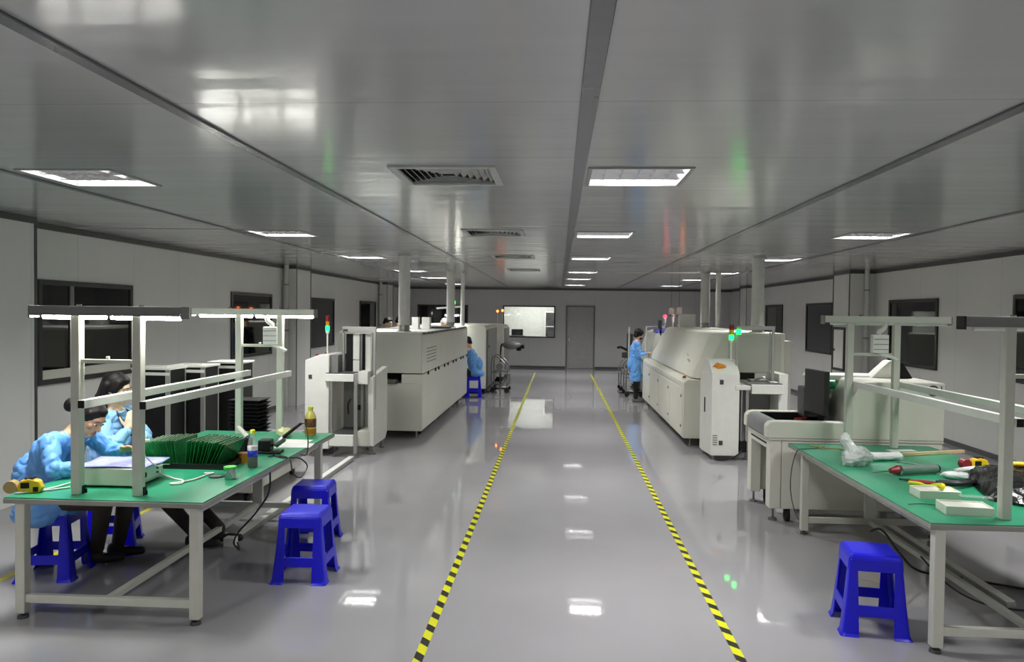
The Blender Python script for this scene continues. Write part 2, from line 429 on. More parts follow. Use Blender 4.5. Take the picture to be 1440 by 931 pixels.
ol = bpy.data.lights.new('office_lamp', 'AREA'); ol.energy = 32; ol.size = 1.2
oo = bpy.data.objects.new('office_lamp', ol); COL.objects.link(oo); oo.location = (-1.0, YB+1.6, H-.03)
# door
root = struct(bpy.data.objects.new('door_1', None)); COL.objects.link(root); root.location = (.25, YB, 0)
q = MB(); q.box(0, .05, -.04, 0, 0, 2.2); q.box(.96, 1.01, -.04, 0, 0, 2.2); q.box(.05, .96, -.04, 0, 2.15, 2.2); q.build('door_frame', 'mgrey', root, bevel=.004)['kind'] = 'structure'
q = MB(); q.box(.055, .955, -.03, -.002, .01, 2.145); q.build('door_leaf', 'doorleaf', root, bevel=.003)['kind'] = 'structure'
q = MB(); q.cyl((.12, -.03, 1.02), (.12, -.075, 1.02), .012); q.cyl((.12, -.075, 1.02), (.23, -.075, 1.02), .01); q.box(.1, .14, -.036, -.03, .94, 1.1); q.build('door_handle', 'chrome', root)['kind'] = 'structure'
# notice board on the right pillar
t = thing('notice_panel', 'pale panel in a dark frame on the right wall pillar', 'panel', (5.485, 14.95, .86))
q = MB()
for a in ((0, .05, 0, .85), (.6, .65, 0, .85), (.05, .6, 0, .05), (.05, .6, .8, .85)): q.box(-.03, 0, a[0], a[1], a[2], a[3])
q.build('panel_frame', 'winframe', t)
q = MB(); q.box(-.015, 0, .04, .61, .04, .81); q.build('panel_board', 'white', t)
q = MB(); q.cyl((-.015, .54, .4), (-.03, .54, .4), .02); q.build('panel_knob', 'black', t)

# ------------------------------------------------------------------ ceiling lights
ORD = ['nearest', 'second', 'third', 'fourth', 'fifth', 'sixth', 'seventh']
ROWN = {'c': 'beside the dark centre strip', 'l': 'in the row along the left wall', 'r': 'in the row along the right wall'}
def lamp_proto(emis, nm):
    t = thing('ceiling_light', '', 'ceiling light', (0, 0, H))
    q = MB(); w = LW
    for a in ((-w-.012, -w+.014, -w-.012, w+.012), (w-.014, w+.012, -w-.012, w+.012)): q.box(a[0], a[1], a[2], a[3], -.008, .012)
    for a in ((-w-.012, -w+.014), (w-.014, w+.012)): q.box(-w+.014, w-.014, a[0], a[1], -.008, .012)
    q.build('light_frame', 'lampframe', t)
    q = MB(); q.box(-w, w, -w, w, .125, .13)
    q.box(-w, -w+.005, -w, w, .012, .125); q.box(w-.005, w, -w, w, .012, .125); q.box(-w, w, -w, -w+.005, .012, .125); q.box(-w, w, w-.005, w, .012, .125)
    q.build('light_reflector', 'reflector', t)
    q = MB()
    for i in range(1, 3): y = -w+2*w*i/3; q.prism([(y-.002, 0), (y+.002, 0), (y+.014, .055), (y-.014, .055)], 'x', -w+.006, w-.006)
    for i in range(1, 6): x = -w+2*w*i/6; q.box(x-.002, x+.002, -w+.006, w-.006, .0, .045)
    q.build('light_louvre', 'louvre', t)
    gm = glow('ceiling tube '+nm, (250, 252, 255), emis)
    for y in (-w*2/3, 0, w*2/3):
        q = MB(); q.cyl((-w+.03, y, .09), (w-.03, y, .09), .015, n=8); q.build('light_tube', gm, t)
    return t
EM_NEAR, EM_MID, LAMP_W = 2.5, 2.5, 34.0
protos = {}
rank = {'c': 0, 'l': 0, 'r': 0}
for row, x, y in lampspots:
    key = 'behind' if y < 3 else 'front'
    if key == 'front' and row == 'r' and y < 6: key = 'front'
    vis = not (y < 3 or (row == 'r' and y < 6))
    if vis:
        lab = 'louvred ceiling light %s, %s from the camera' % (ROWN[row], ORD[rank[row]] if rank[row] else 'nearest one'); rank[row] += 1
        lab = lab.replace('nearest one from', 'the nearest one to')
    else: lab = 'louvred ceiling light over the aisle behind the photographer'
    g = 'recessed louvred ceiling lights'
    if key not in protos:
        o = lamp_proto(EM_NEAR if key == 'behind' else EM_MID, key); protos[key] = o; o.location = (x, y, H); o['label'] = lab; o['group'] = g
    else: o = dup(protos[key], (x, y, H), 0, lab, g)
# the light each luminaire throws down through its louvre
ald = bpy.data.lights.new('ceiling_lamp_light', 'AREA'); ald.shape = 'SQUARE'; ald.size = .48; ald.energy = LAMP_W; ald.spread = math.radians(152); ald.color = (1.0, 1.0, .985)
for row, x, y in lampspots:
    if True:
        lo = bpy.data.objects.new('ceiling_lamp_light', ald); COL.objects.link(lo); lo.location = (x, y, H+.062)
# ceiling vents
def vent_proto():
    t = thing('ceiling_vent', '', 'vent', (0, 0, H)); w = VW
    q = MB()
    for a in ((-w-.02, -w+.03, -w-.02, w+.02), (w-.03, w+.02, -w-.02, w+.02)): q.box(a[0], a[1], a[2], a[3], -.012, .006)
    for a in ((-w-.02, -w+.03), (w-.03, w+.02)): q.box(-w+.03, w-.03, a[0], a[1], -.012, .006)
    q.build('vent_frame', 'ventw', t, bevel=.003)
    q = MB()
    for i in range(6):
        d = w-.045-i*.042
        for sgn in (-1, 1):
            m1 = Matrix.Translation((0, sgn*d, .02)) @ Matrix.Rotation(sgn*.75, 4, 'X'); q.box(-d, d, -.024, .024, -.0015, .0015, m1)
            m2 = Matrix.Translation((sgn*d, 0, .02)) @ Matrix.Rotation(-sgn*.75, 4, 'Y'); q.box(-.024, .024, -d, d, -.0015, .0015, m2)
    q.build('vent_louvre', 'ventw', t)
    q = MB(); q.box(-w, w, -w, w, .12, .125); q.box(-w, -w+.004, -w, w, .006, .12); q.box(w-.004, w, -w, w, .006, .12); q.box(-w, w, -w, -w+.004, .006, .12); q.box(-w, w, w-.004, w, .006, .12)
    q.build('vent_plenum', 'dgrey', t)
    return t
vp = None
for i, (x, y) in enumerate(ventspots):
    lab = 'square white air vent in the ceiling left of the centre strip, ' + ('the nearest one' if i == 0 else ORD[i]+' from the camera')
    if vp is None: vp = vent_proto(); vp.location = (x, y, H); vp['label'] = lab; vp['group'] = 'square ceiling air vents'
    else: dup(vp, (x, y, H), 0, lab, 'square ceiling air vents')
# floor tapes
for x0, nm, mm, y0, y1, lab in ((-.745, 'floor_tape', 'hazard', 1.5, 24.6, 'yellow and black striped floor tape on the left side of the aisle'),
                                (1.03, 'floor_tape', 'hazard', 1.5, 24.6, 'yellow and black striped floor tape on the right side of the aisle'),
                                (-3.86, 'floor_tape', 'yellowtape', 3.0, 7.0, 'plain yellow floor tape under the stools by the left wall')):
    q = MB(); q.box(x0-.027, x0+.027, y0, y1, 0.0002, .0015); tag(q.build(nm, mm), lab, 'tape', 'floor marking tapes')
# ------------------------------------------------------------------ workbenches
def catmull(pts, k=6):
    pts = [V(p) for p in pts]; out = []
    for i in range(len(pts)-1):
        p0, p1, p2, p3 = pts[max(i-1, 0)], pts[i], pts[i+1], pts[min(i+2, len(pts)-1)]
        for j in range(k):
            t = j/k; out.append(.5*((2*p1)+(p2-p0)*t+(2*p0-5*p1+4*p2-p3)*t*t+(3*p1-p0-3*p2+p3)*t**3))
    return out+[pts[-1]]

BL, BW = 2.66, 1.24
def bench(loc, label, aisle):
    """aisle = +1: the aisle lies on the +x side; local x from 0 to BW, y from 0 to BL"""
    t = thing('workbench', label, 'workbench', loc, group='green-topped workbenches')
    q = MB(); q.box(0, BW, 0, BL, .742, .75); q.build('bench_mat', 'mat', t, bevel=.002)
    q = MB(); q.box(-.004, BW+.004, -.004, BL+.004, .712, .742); q.build('bench_board', 'edge', t, bevel=.003)
    lx = [.09, BW-.06] if aisle > 0 else [.06, BW-.09]; ly = [.04, BL-.28]
    for x in lx:
        for y in ly:
            q = MB(); q.box(x-.03, x+.03, y-.03, y+.03, .035, .712); leg = q.build('leg', 'benchpost', t, bevel=.004)
            q = MB(); q.cyl((x, y, 0), (x, y, .018), .034, .03); q.cyl((x, y, .018), (x, y, .05), .014); q.build('levelling_foot', 'dgrey', leg, bevel=.002)
    for y in ly:
        q = MB(); q.box(lx[0]+.03, lx[1]-.03, y-.02, y+.02, .1, .15); q.build('end_stretcher', 'benchpost', t, bevel=.003)
        q = MB(); q.box(lx[0]+.03, lx[1]-.03, y+.08, y+.11, .69, .712); q.build('end_rail', 'benchpost', t, bevel=.003)
    xm = BW/2+.0
    q = MB(); q.box(xm-.02, xm+.02, ly[0]+.02, ly[1]-.02, .105, .145); q.build('long_stretcher', 'benchpost', t, bevel=.003)
    for x in lx:
        q = MB(); q.box(x-.015, x+.015, ly[0]+.03, ly[1]-.03, .67, .712); q.build('side_rail', 'benchpost', t, bevel=.003)
    q = MB(); q.box(xm-.045, xm+.045, ly[1]-.02, ly[1]+.02, .15, .712); q.build('centre_post', 'benchpost', t, bevel=.003)
    # upper frame: two pairs of posts, cross rails and two long shelf bars
    px = [.38, .77] if aisle > 0 else [.47, .87]; py = [.13, 2.52]
    for x in px:
        for y in py:
            q = MB(); q.box(x-.028, x+.028, y-.028, y+.028, .75, 1.865); p = q.build('frame_post', 'benchpost', t, bevel=.004)
            q = MB(); q.box(x-.016, x+.04, y+.028, y+.034, .75, .775); q.box(x+.028, x+.034, y+.0, y+.034, .75, .80); q.build('post_bracket', 'black', p)
    for y in py:
        q = MB(); q.box(px[0]+.028, px[1]-.028, y-.012, y+.012, 1.562, 1.587); q.build('cross_rail', 'benchpost', t, bevel=.002)
        q = MB(); q.cyl(((px[0]+px[1])/2, y, 1.587), ((px[0]+px[1])/2, y, 1.605), .012); q.build('rail_clip', 'white', t)
    for x in px:
        xx = x+.05
        q = MB(); q.box(xx-.021, xx+.021, py[0]-.04, py[1]+.1, 1.285, 1.337); sb = q.build('shelf_bar', 'white', t, bevel=.003)
        q = MB(); q.box(xx-.019, xx+.019, py[0]-.046, py[0]-.04, 1.288, 1.334); q.build('end_plug', 'black', sb)
    return t
benchL = bench((-3.345, 4.40, 0), 'long green-topped workbench left of the aisle with lit lamp bars above it', 1)
benchR = bench((2.105, 4.40, 0), 'long green-topped workbench right of the aisle with unlit lamp bars above it', -1)

def lamp_bar(loc, x0, x1, label, lit, dark):
    """batten lamp lying across the posts: housing, end caps, reflector lip and tube"""
    t = thing('lamp_bar', label, 'lamp', loc, group='batten lamps on the bench frames')
    q = MB(); q.prism([(-.045, .045), (.045, .045), (.045, 0), (-.045, 0)], 'x', x0, x1); q.box(x0, x1, -.045, -.042, -.014, 0); q.box(x0, x1, .042, .045, -.014, 0)
    q.build('lamp_housing', 'mgrey' if dark else 'cream2', t, bevel=.003)
    for x in (x0-.012, x1):
        q = MB(); q.box(x, x+.012, -.046, .046, -.03, .047); q.build('end_cap', 'black' if dark and x > x0-.01 and not lit or dark and x < x0 and not lit else 'mgrey', t, bevel=.002)
    xm = (x0+x1)/2
    for a, bb in ((x0+.06, xm-.02), (xm+.02, x1-.02)):
        q = MB(); q.cyl((a, 0, -.0185), (bb, 0, -.0185), .018, n=14); q.build('lamp_tube', 'tube_on' if lit else 'tube_off', t, smooth=False)
    for x in (x0+.3*(x1-x0), x0+.72*(x1-x0)):
        q = MB(); q.cyl((x, .0, .045), (x, .0, .056), .016); q.build('fixing_screw', 'steel', t)
    return t
Z = 1.865
lamp_bar((0, 4.53, Z+.004), -3.24, -2.29, 'lit batten lamp on the near posts of the left workbench', True, True)
lamp_bar((0, 6.92, Z+.004), -3.40, -2.25, 'lit batten lamp on the far posts of the left workbench', True, False)
lamp_bar((0, 4.53, Z+.004), 2.315, 3.25, 'dark unlit batten lamp on the near posts of the right workbench', False, True)
lamp_bar((0, 6.92, Z+.004), 2.345, 3.42, 'pale unlit batten lamp on the far posts of the right workbench', False, False)
def switch_box(x, y, label, mm, flip):
    t = thing('switch_box', label, 'switch box', (x, y, 1.60), group='switch boxes on the bench frames')
    q = MB(); q.box(-.068, .068, -.035, .035, -.012, .15); q.build('box_body', mm, t, bevel=.006)
    q = MB()
    for z in (.02, .065, .11): q.box(-.062, .062, -.039, -.035, z, z+.005)
    q.build('box_groove', 'mgrey', t)
    q = MB(); q.tube(catmull([(0, 0, .14), (flip*.01, 0, .17), (flip*-.03, 0, .2), (flip*-.05, 0, .25), (flip*-.05, 0, .268)]), .021, 8); q.build('supply_cable', mm, t, smooth=True)
    q = MB(); q.tube(catmull([(0, 0, -.01), (.03, -.01, -.025), (.11, -.02, -.05), (.15, -.015, -.07)]), .015, 8); q.build('outlet_cable', mm, t, smooth=True)
switch_box(-2.66, 6.915, 'white switch box on the far cross rail of the left workbench', 'white', 1)
switch_box(2.83, 6.915, 'white switch box on the far cross rail of the right workbench', 'white', -1)

# white cable trunking along the floor
t = thing('cable_trunking', 'white cable trunking on the floor running out from under the left workbench', 'trunking', (-2.62, 5.95, 0))
q = MB(); q.box(-.03, .03, .03, 3.6, .0, .045); q.build('trunk_base', 'alu', t, bevel=.004)
q = MB(); q.box(-.032, .032, .05, 3.6, .045, .055); q.build('trunk_lid', 'white', t, bevel=.003)
q = MB(); q.box(-.045, .045, -.03, .05, 0, .07); q.build('trunk_end', 'white', t, bevel=.005)
t = thing('cable_trunking', 'white cable trunking on the floor under the right workbench', 'trunking', (2.98, 5.1, 0))
q = MB(); q.box(-.03, .03, .03, 2.0, .0, .045); q.build('trunk_base', 'alu', t, bevel=.004)
q = MB(); q.box(-.032, .032, .05, 2.0, .045, .055); q.build('trunk_lid', 'white', t, bevel=.003)
def wire(name, pts, r, mm, label, cat='cable', group=None, n=6):
    q = MB(); q.tube(catmull(pts), r, n); o = q.build(name, mm, smooth=True); return tag(o, label, cat, group)

# ------------------------------------------------------------------ stools
def stool_proto(label):
    t = thing('stool', label, 'stool', (0, 0, 0), group='blue plastic stools')
    h = .485; a0, a1 = .187, .146
    def half(z): return a0+(a1-a0)*z/h
    q = MB(); q.taper((0, 0, h-.035), (2*a1+.012, 2*a1+.012), (0, 0, h), (2*a1-.02, 2*a1-.02)); q.build('seat', 'blue', t, bevel=.012, seg=3)
    # apron under the seat
    for k in range(4):
        R4 = Matrix.Rotation(k*PI/2, 4, 'Z')
        def sheetpart(name, z0, z1, w0, w1):
            q = MB(); p = []
            for z, w in ((z0, w0), (z1, w1)):
                hh = half(z)
                for yy in (-hh-.002, -hh+.008):
                    for xx in (-w, w): p.append(R4 @ V((xx, yy, z)))
            q._add(p, [(0, 2, 3, 1), (4, 5, 7, 6), (0, 1, 5, 4), (2, 6, 7, 3), (0, 4, 6, 2), (1, 3, 7, 5)])
            return q.build(name, 'blue', t, bevel=.003)
        sheetpart('apron', h-.10, h-.03, half(h-.1)-.02, a1-.01)
        sheetpart('brace', .12, .185, half(.12)-.06, half(.185)-.06)
        # corner leg: an angle section with a flared foot
        q = MB(); rows = [(0.0, .105, .016), (.012, .100, .010), (.025, .092, .004), (.2, .072, .0), (h-.09, .052, 0), (h-.04, .048, 0)]
        vs = []
        for z, w, fl in rows:
            c = half(z)+fl
            prof = [(-c+w, -c), (-c+.022, -c), (-c+.006, -c+.006), (-c, -c+.022), (-c, -c+w), (-c+.009, -c+w), (-c+.009, -c+.024), (-c+.024, -c+.009), (-c+w, -c+.009)]
            vs += [R4 @ V((x, y, z)) for x, y in prof]
        m_ = 9; f = []
        for i in range(len(rows)-1):
            for j in range(m_): f.append((i*m_+j, i*m_+(j+1) % m_, (i+1)*m_+(j+1) % m_, (i+1)*m_+j))
        f += [tuple(reversed(range(m_))), tuple(range((len(rows)-1)*m_, len(rows)*m_))]
        q._add(vs, f); q.build('leg', 'blue', t, bevel=.002)
    return t
st = stool_proto('blue plastic stool standing in front of another beside the left workbench'); st.location = (-1.79, 5.33, 0); st.rotation_euler = (0, 0, .02)
G = 'blue plastic stools'
dup(st, (-2.0, 6.16, 0), .06, 'blue plastic stool by the left workbench, partly hidden behind the front stool', G)
dup(st, (1.93, 4.78, 0), -.15, 'blue plastic stool at the near corner of the right workbench', G)
dup(st, (-3.57, 5.20, 0), .16, 'blue plastic stool the leaning seated worker sits on', G)
dup(st, (-3.58, 5.93, 0), .35, 'blue plastic stool the long-haired seated worker sits on', G)
dup(st, (-1.90, 17.10, 0), .1, 'blue plastic stool far down the aisle at the end of the left oven', G)

# ------------------------------------------------------------------ things on the left bench
TZ = .75
def dispenser(loc, rz, label, c2):
    t = thing('tape_dispenser', label, 'tape dispenser', loc, rz)
    q = MB(); q.prism([(-.06, 0), (.06, 0), (.075, .03), (.055, .075), (.0, .092), (-.05, .078), (-.07, .03)], 'y', -.03, .03); q.build('dispenser_body', 'yellow', t, bevel=.008)
    q = MB(); q.boxc((-.02, -.031, .05), (.05, .004, .035)); q.boxc((.04, -.031, .025), (.03, .004, .03)); q.boxc((0, 0, .09), (.05, .05, .008)); q.build('grip_pad', 'black', t, bevel=.001)
    q = MB(); q.lathe([(.02, -.03), (.038, -.03), (.038, .03), (.02, .03)], (-.105, 0, .04), 18, Matrix.Rotation(PI/2, 4, 'X')); q.build('tape_roll', c2, t)
    return t
dispenser((-3.27, 4.53, TZ), .25, 'yellow and black tape measure at the near left end of the left workbench', 'tan')
# instrument with lavender folder on it
t = thing('power_supply', 'low pale grey instrument box between the near posts of the left workbench', 'instrument', (-2.89, 4.70, TZ), .0)
q = MB(); q.box(-.2, .2, 0, .34, .012, .125); q.build('case', 'devgrey', t, bevel=.006)
q = MB(); q.box(.2, .204, .03, .31, .03, .11); q.build('front_panel', 'white', t, bevel=.002)
q = MB(); q.cyl((.204, .08, .07), (.22, .08, .07), .018); q.build('dial', 'black', t)
q = MB(); q.cyl((.204, .25, .085), (.212, .25, .085), .008); q.cyl((.204, .25, .055), (.212, .25, .055), .008); q.build('socket', 'dgrey', t)
q = MB()
for x in (-.17, .17):
    for y in (.03, .31): q.cyl((x, y, 0), (x, y, .012), .014)
q.build('rubber_foot', 'rubber', t)
o = MB(); vs = []
b_ = MB()
nx, ny = 12, 8
vs = [V((-.23+.48*i/nx, -.02+.36*j/ny, .128+.012*math.sin(3*i/nx)*(1-j/ny)+.006*math.sin(j*.9))) for j in range(ny+1) for i in range(nx+1)]
b_._add(vs, [(j*(nx+1)+i, j*(nx+1)+i+1, (j+1)*(nx+1)+i+1, (j+1)*(nx+1)+i) for j in range(ny) for i in range(nx)])
fo = b_.build('document_folder', 'lavender', None, smooth=True); fo.location = (-2.89, 4.72, TZ); fo.rotation_euler = (0, 0, .06)
sd = fo.modifiers.new('sheets', 'SOLIDIFY'); sd.thickness = .006
tag(fo, 'lavender folder lying on the grey instrument box', 'folder')
wire('power_cable', [(-3.08, 4.95, .757), (-3.17, 4.80, .757), (-3.2, 4.62, .757), (-3.32, 4.47, .757), (-3.2, 4.56, .757), (-3.1, 4.66, .757)], .006, 'cablew', 'white cable lying by the yellow tape measure')
wire('probe_cable', [(-2.68, 4.95, .80), (-2.58, 4.98, .757), (-2.5, 4.93, .757), (-2.46, 4.84, .757), (-2.53, 4.83, .757), (-2.44, 4.95, .757), (-2.42, 5.12, .757), (-2.40, 5.18, .757), (-2.46, 5.16, .757)], .0065, 'cablew', 'white cable looped beside the circuit boards')
wire('hanging_wire', [(-2.54, 4.53, 1.0), (-2.5, 4.6, .92), (-2.56, 4.8, .89), (-2.6, 4.95, .86)], .003, 'cablew', 'thin pale wire hanging from the near right post of the left bench')
# tray of circuit boards standing on edge
t = thing('board_tray', 'black antistatic tray holding the fan of green circuit boards', 'tray', (-2.70, 5.50, TZ), .0)
q = MB(); q.box(-.33, .33, -.19, .21, 0, .012); q.build('tray_base', 'black', t, bevel=.003)
q = MB(); q.box(-.33, .33, -.19, -.18, .012, .04); q.box(-.33, .33, .2, .21, .012, .04); q.box(-.33, -.32, -.18, .2, .012, .04); q.box(.32, .33, -.18, .2, .012, .04); q.build('tray_rim', 'black', t)
pb = None
for i in range(22):
    if i < 11: x = -.235+.019*i; ang = -.46+.034*i
    else: x = .03+.020*(i-11); ang = .06+.042*(i-11)
    ang += random.uniform(-.025, .025)
    loc = (-2.70+x, 5.50+random.uniform(-.012, .012), TZ+.0135)
    if pb is None:
        pb = thing('circuit_board', 'green circuit board standing on edge in the fanned row on the left workbench', 'circuit board', loc, 0, 'circuit boards in the tray')
        q = MB(); q.box(-.0008, .0008, -.17, .19, 0, .185); q.build('board', 'pcb', pb)
        q = MB()
        for k in range(14): q.boxc((0, -.155+.0245*k, .1855+.002*math.sin(k*2.1)), (.003, .012, .005))
        q.build('solder_strip', 'pcbtop', pb); o = pb
    else: o = dup(pb, loc)
    o.rotation_euler = (0, ang, random.uniform(-.05, .05))
# small things
def lathe_thing(name, label, cat, loc, parts, group=None):
    t = thing(name, label, cat, loc, group=group)
    for nm, prof, mm in parts:
        q = MB(); q.lathe(prof, n=24); q.build(nm, mm, t, smooth=False)
        o = t.children[-1] if False else None
    return t
lathe_thing('solder_spool', 'small solder spool with a lime green rim near the front of the left workbench', 'spool', (-2.22, 5.04, TZ), [
    ('spool_flange', [(.0, 0), (.04, 0), (.04, .005), (.0, .005)], 'steel'), ('solder_winding', [(.0, .005), (.036, .005), (.037, .04), (.036, .072), (0, .072)], 'chrome'), ('spool_lid', [(0, .072), (.043, .072), (.043, .086), (0, .086)], 'limegreen')])
lathe_thing('jar_lid', 'flat dark disc lying beside the solder spool', 'lid', (-2.34, 5.09, TZ), [('lid_disc', [(0, 0), (.05, 0), (.052, .004), (.05, .009), (0, .009)], 'dgrey'), ('lid_inset', [(0, .009), (.036, .009), (.036, .0105), (0, .0105)], 'mgrey')])
lathe_thing('tape_roll', 'amber roll of tape standing beside the cola bottle', 'tape roll', (-2.37, 5.62, TZ), [('tape_winding', [(.028, 0), (.046, 0), (.046, .07), (.028, .07)], 'orange'), ('tape_core', [(.022, .001), (.028, .001), (.028, .069), (.022, .069)], 'tan')])
lathe_thing('cola_bottle', 'dark cola bottle with a yellow cap and blue label on the left workbench', 'bottle', (-2.22, 5.42, TZ), [
    ('bottle_shell', [(0, 0), (.03, 0), (.036, .012), (.036, .16), (.034, .18), (.026, .215), (.014, .24), (.013, .255), (0, .255)], 'pet'),
    ('cola', [(0, .004), (.031, .005), (.0352, .014), (.0352, .10), (0, .10)], 'cola'), ('bottle_label', [(.0362, .085), (.037, .087), (.037, .128), (.0362, .13)], 'labelblue'), ('label_band', [(.0362, .13), (.037, .131), (.037, .158), (.0362, .16)], 'labelband'), ('bottle_cap', [(0, .25), (.017, .25), (.018, .253), (.018, .275), (.015, .279), (0, .279)], 'capyellow')])
lathe_thing('tea_bottle', 'amber tea bottle with a yellow cap at the far end of the left workbench', 'bottle', (-2.29, 6.93, TZ), [
    ('bottle_shell', [(0, 0), (.045, 0), (.052, .012), (.052, .07), (.05, .10), (.052, .13), (.05, .17), (.036, .205), (.02, .225), (.019, .235), (0, .235)], 'teabody'),
    ('tea', [(.0, .002), (.0522, .013), (.0526, .06), (.0515, .068), (0, .068)], 'tea'), ('bottle_label', [(.0515, .075), (.053, .08), (.053, .15), (.0515, .155)], 'labeltea'), ('bottle_cap', [(0, .232), (.024, .232), (.024, .258), (.02, .262), (0, .262)], 'capyellow')])
# soldering station with iron stand
t = thing('soldering_station', 'black soldering iron stand with a raised iron on the left workbench', 'soldering station', (-2.33, 6.0, TZ), .1)
q = MB(); q.box(-.10, .11, -.06, .07, 0, .02); q.build('stand_base', 'black', t, bevel=.004)
q = MB(); q.box(-.07, .03, -.05, .06, .02, .11); q.build('station_body', 'black', t, bevel=.01)
q = MB(); q.lathe([(.012, 0), (.026, .01), (.03, .09), (.024, .1)], (.05, 0, .06), 14, Matrix.Rotation(.9, 4, 'Y')); q.build('iron_holder', 'steel', t)
q = MB(); q.cyl((.06, 0, .08), (.26, .01, .24), .016, .012); q.cyl((.02, 0, .05), (.06, 0, .08), .006, .012); q.build('iron_handle', 'black', t)
q = MB(); q.tube(catmull([(.26, .01, .24), (.30, .0, .23), (.33, -.05, .12), (.33, -.09, .01), (.28, -.1, .006)]), .005, 6); q.build('iron_cord', 'cable', t, smooth=True)
t = thing('glue_gun', 'black hot air gun resting upright behind the cola bottle', 'tool', (-2.50, 5.93, TZ), -.3)
q = MB(); q.box(-.05, .05, -.05, .05, 0, .13); q.build('tool_stand', 'black', t, bevel=.008)
q = MB(); q.cyl((-.06, 0, .215), (.03, 0, .14), .018, .022); q.build('tool_barrel', 'devgrey', t)
q = MB(); q.cyl((.03, 0, .14), (.045, 0, .125), .024, .02); q.build('tool_collar', 'chrome', t)
wire('iron_cable', [(-2.25, 5.9, .757), (-2.16, 5.80, .757), (-2.08, 5.78, .757), (-2.02, 5.86, .74), (-1.99, 5.95, .66), (-2.0, 5.82, .60), (-2.02, 5.7, .66), (-2.06, 5.74, .757), (-2.2, 5.86, .757), (-2.26, 5.82, .757)], .0055, 'cable', 'black cable looping over the aisle edge of the left workbench')
wire('drop_cable', [(-2.12, 5.5, .70), (-2.13, 5.5, .55), (-2.25, 5.55, .38), (-2.4, 5.6, .22), (-2.48, 5.7, .1), (-2.5, 5.85, .012), (-2.56, 5.95, .03)], .007, 'cable', 'dark cable hanging down below the left bench edge')
for k, (x, y, rz, lab) in enumerate(((-2.24, 6.36, .1, 'sheet of white paper nearest the aisle edge of the left bench'), (-2.32, 6.54, -.04, 'white paper sheet lying towards the far end of the left bench'))):
    q = MB(); q.box(-.15, .15, -.105, .105, 0, .0012+.0014*k); o = q.build('paper_sheet', 'paper'); o.location = (x, y, TZ+.0004); o.rotation_euler = (0, 0, rz)
    tag(o, lab, 'paper', 'papers on the left bench')
q = MB(); random.seed(3)
q.ball((0, 0, .04), (.06, .05, .045), seg=16, ring=10)
for v in q.bm.verts: v.co *= 1+random.uniform(-.22, .22); v.co.z = max(v.co.z, .0)
o = q.build('crumpled_wrapper', 'teabody', None, smooth=False); o.data.materials.clear(); o.data.materials.append(mat('cream wrapper', (232, 228, 176), .5))
o.location = (-2.47, 6.76, TZ); tag(o, 'crumpled cream wrapper by the far post of the left bench', 'wrapper')

# ------------------------------------------------------------------ magazine racks behind the left bench
t = thing('rack_trolley', 'low grey trolley carrying the magazine racks behind the left workbench', 'trolley', (-3.75, 8.0, 0))
q = MB(); q.box(-.66, .80, -.78, .78, .47, .50); q.build('trolley_top', 'mgrey', t, bevel=.006)
q = MB(); q.box(-.62, .76, -.72, .72, .1, .47); q.build('trolley_cabinet', 'cream2', t, bevel=.008)
for x in (-.55, .68):
    for y in (-.64, .64):
        q = MB(); q.cyl((x-.018, y, .04), (x+.018, y, .04), .04); q.box(x-.025, x+.025, y-.02, y+.02, .06, .1); q.build('caster', 'rubber', t)
rk = None
for i, (x, y, lab) in enumerate(((-4.02, 7.46, 'black magazine rack with a pale top behind the seated workers, nearest of the three'), (-3.855, 7.86, 'black magazine rack with a pale top, middle of the three behind the left bench'), (-3.735, 8.5, 'black magazine rack with a pale top, farthest of the three behind the left bench'))):
    if rk is None:
        rk = thing('magazine_rack', lab, 'rack', (x, y, .50), 0, 'magazine racks on the trolley'); w, d, h = .19, .17, .82
        q = MB(); q.box(-w-.01, w+.01, -d-.01, d+.01, h-.02, h); q.box(-w, w, -d-.004, -d+.006, h-.075, h-.045); q.build('top_plate', 'white', rk, bevel=.002)
        q = MB(); q.box(-w, w, -d, d, 0, .02); q.build('base_plate', 'alu', rk, bevel=.002)
        for sx in (-1, 1):
            for sy in (-1, 1):
                q = MB(); q.boxc((sx*(w-.022), sy*(d-.012), h/2), (.044, .024, h-.04)); q.build('post', 'alu', rk, bevel=.002)
            q = MB(); q.box(*sorted((sx*(w-.002), sx*(w-.01))), -d+.026, d-.026, .02, h-.02); q.build('slotted_side', 'black', rk)
        q = MB(); q.box(-w+.045, w-.045, -d+.012, -d+.018, .02, h-.02); q.build('front_panel', 'black', rk)
        q = MB(); q.box(-w+.045, w-.045, d-.018, d-.012, .02, h-.02); q.build('rear_panel', 'black', rk)
        q = MB(); q.box(-.1, .1, -.04, -.02, h, h+.014); q.build('top_handle', 'white', rk, bevel=.003)
    else: dup(rk, (x, y, .50), 0, lab, 'magazine racks on the trolley')
tr = None
for i in range(13):
    loc = (-3.155+.008*(i % 2), 7.62, .50+.038*i)
    if tr is None:
        tr = thing('board_tray', 'black tray in the stack on the trolley beside the magazine racks', 'tray', loc, 0, 'stacked black trays on the trolley')
        q = MB(); q.taper((0, 0, 0), (.25, .24), (0, 0, .034), (.31, .30)); q.build('tray_body', 'black', tr, bevel=.002)
        q = MB(); q.box(-.165, .165, -.155, .155, .034, .0375); q.build('tray_rim', 'black', tr)
    else: dup(tr, loc)

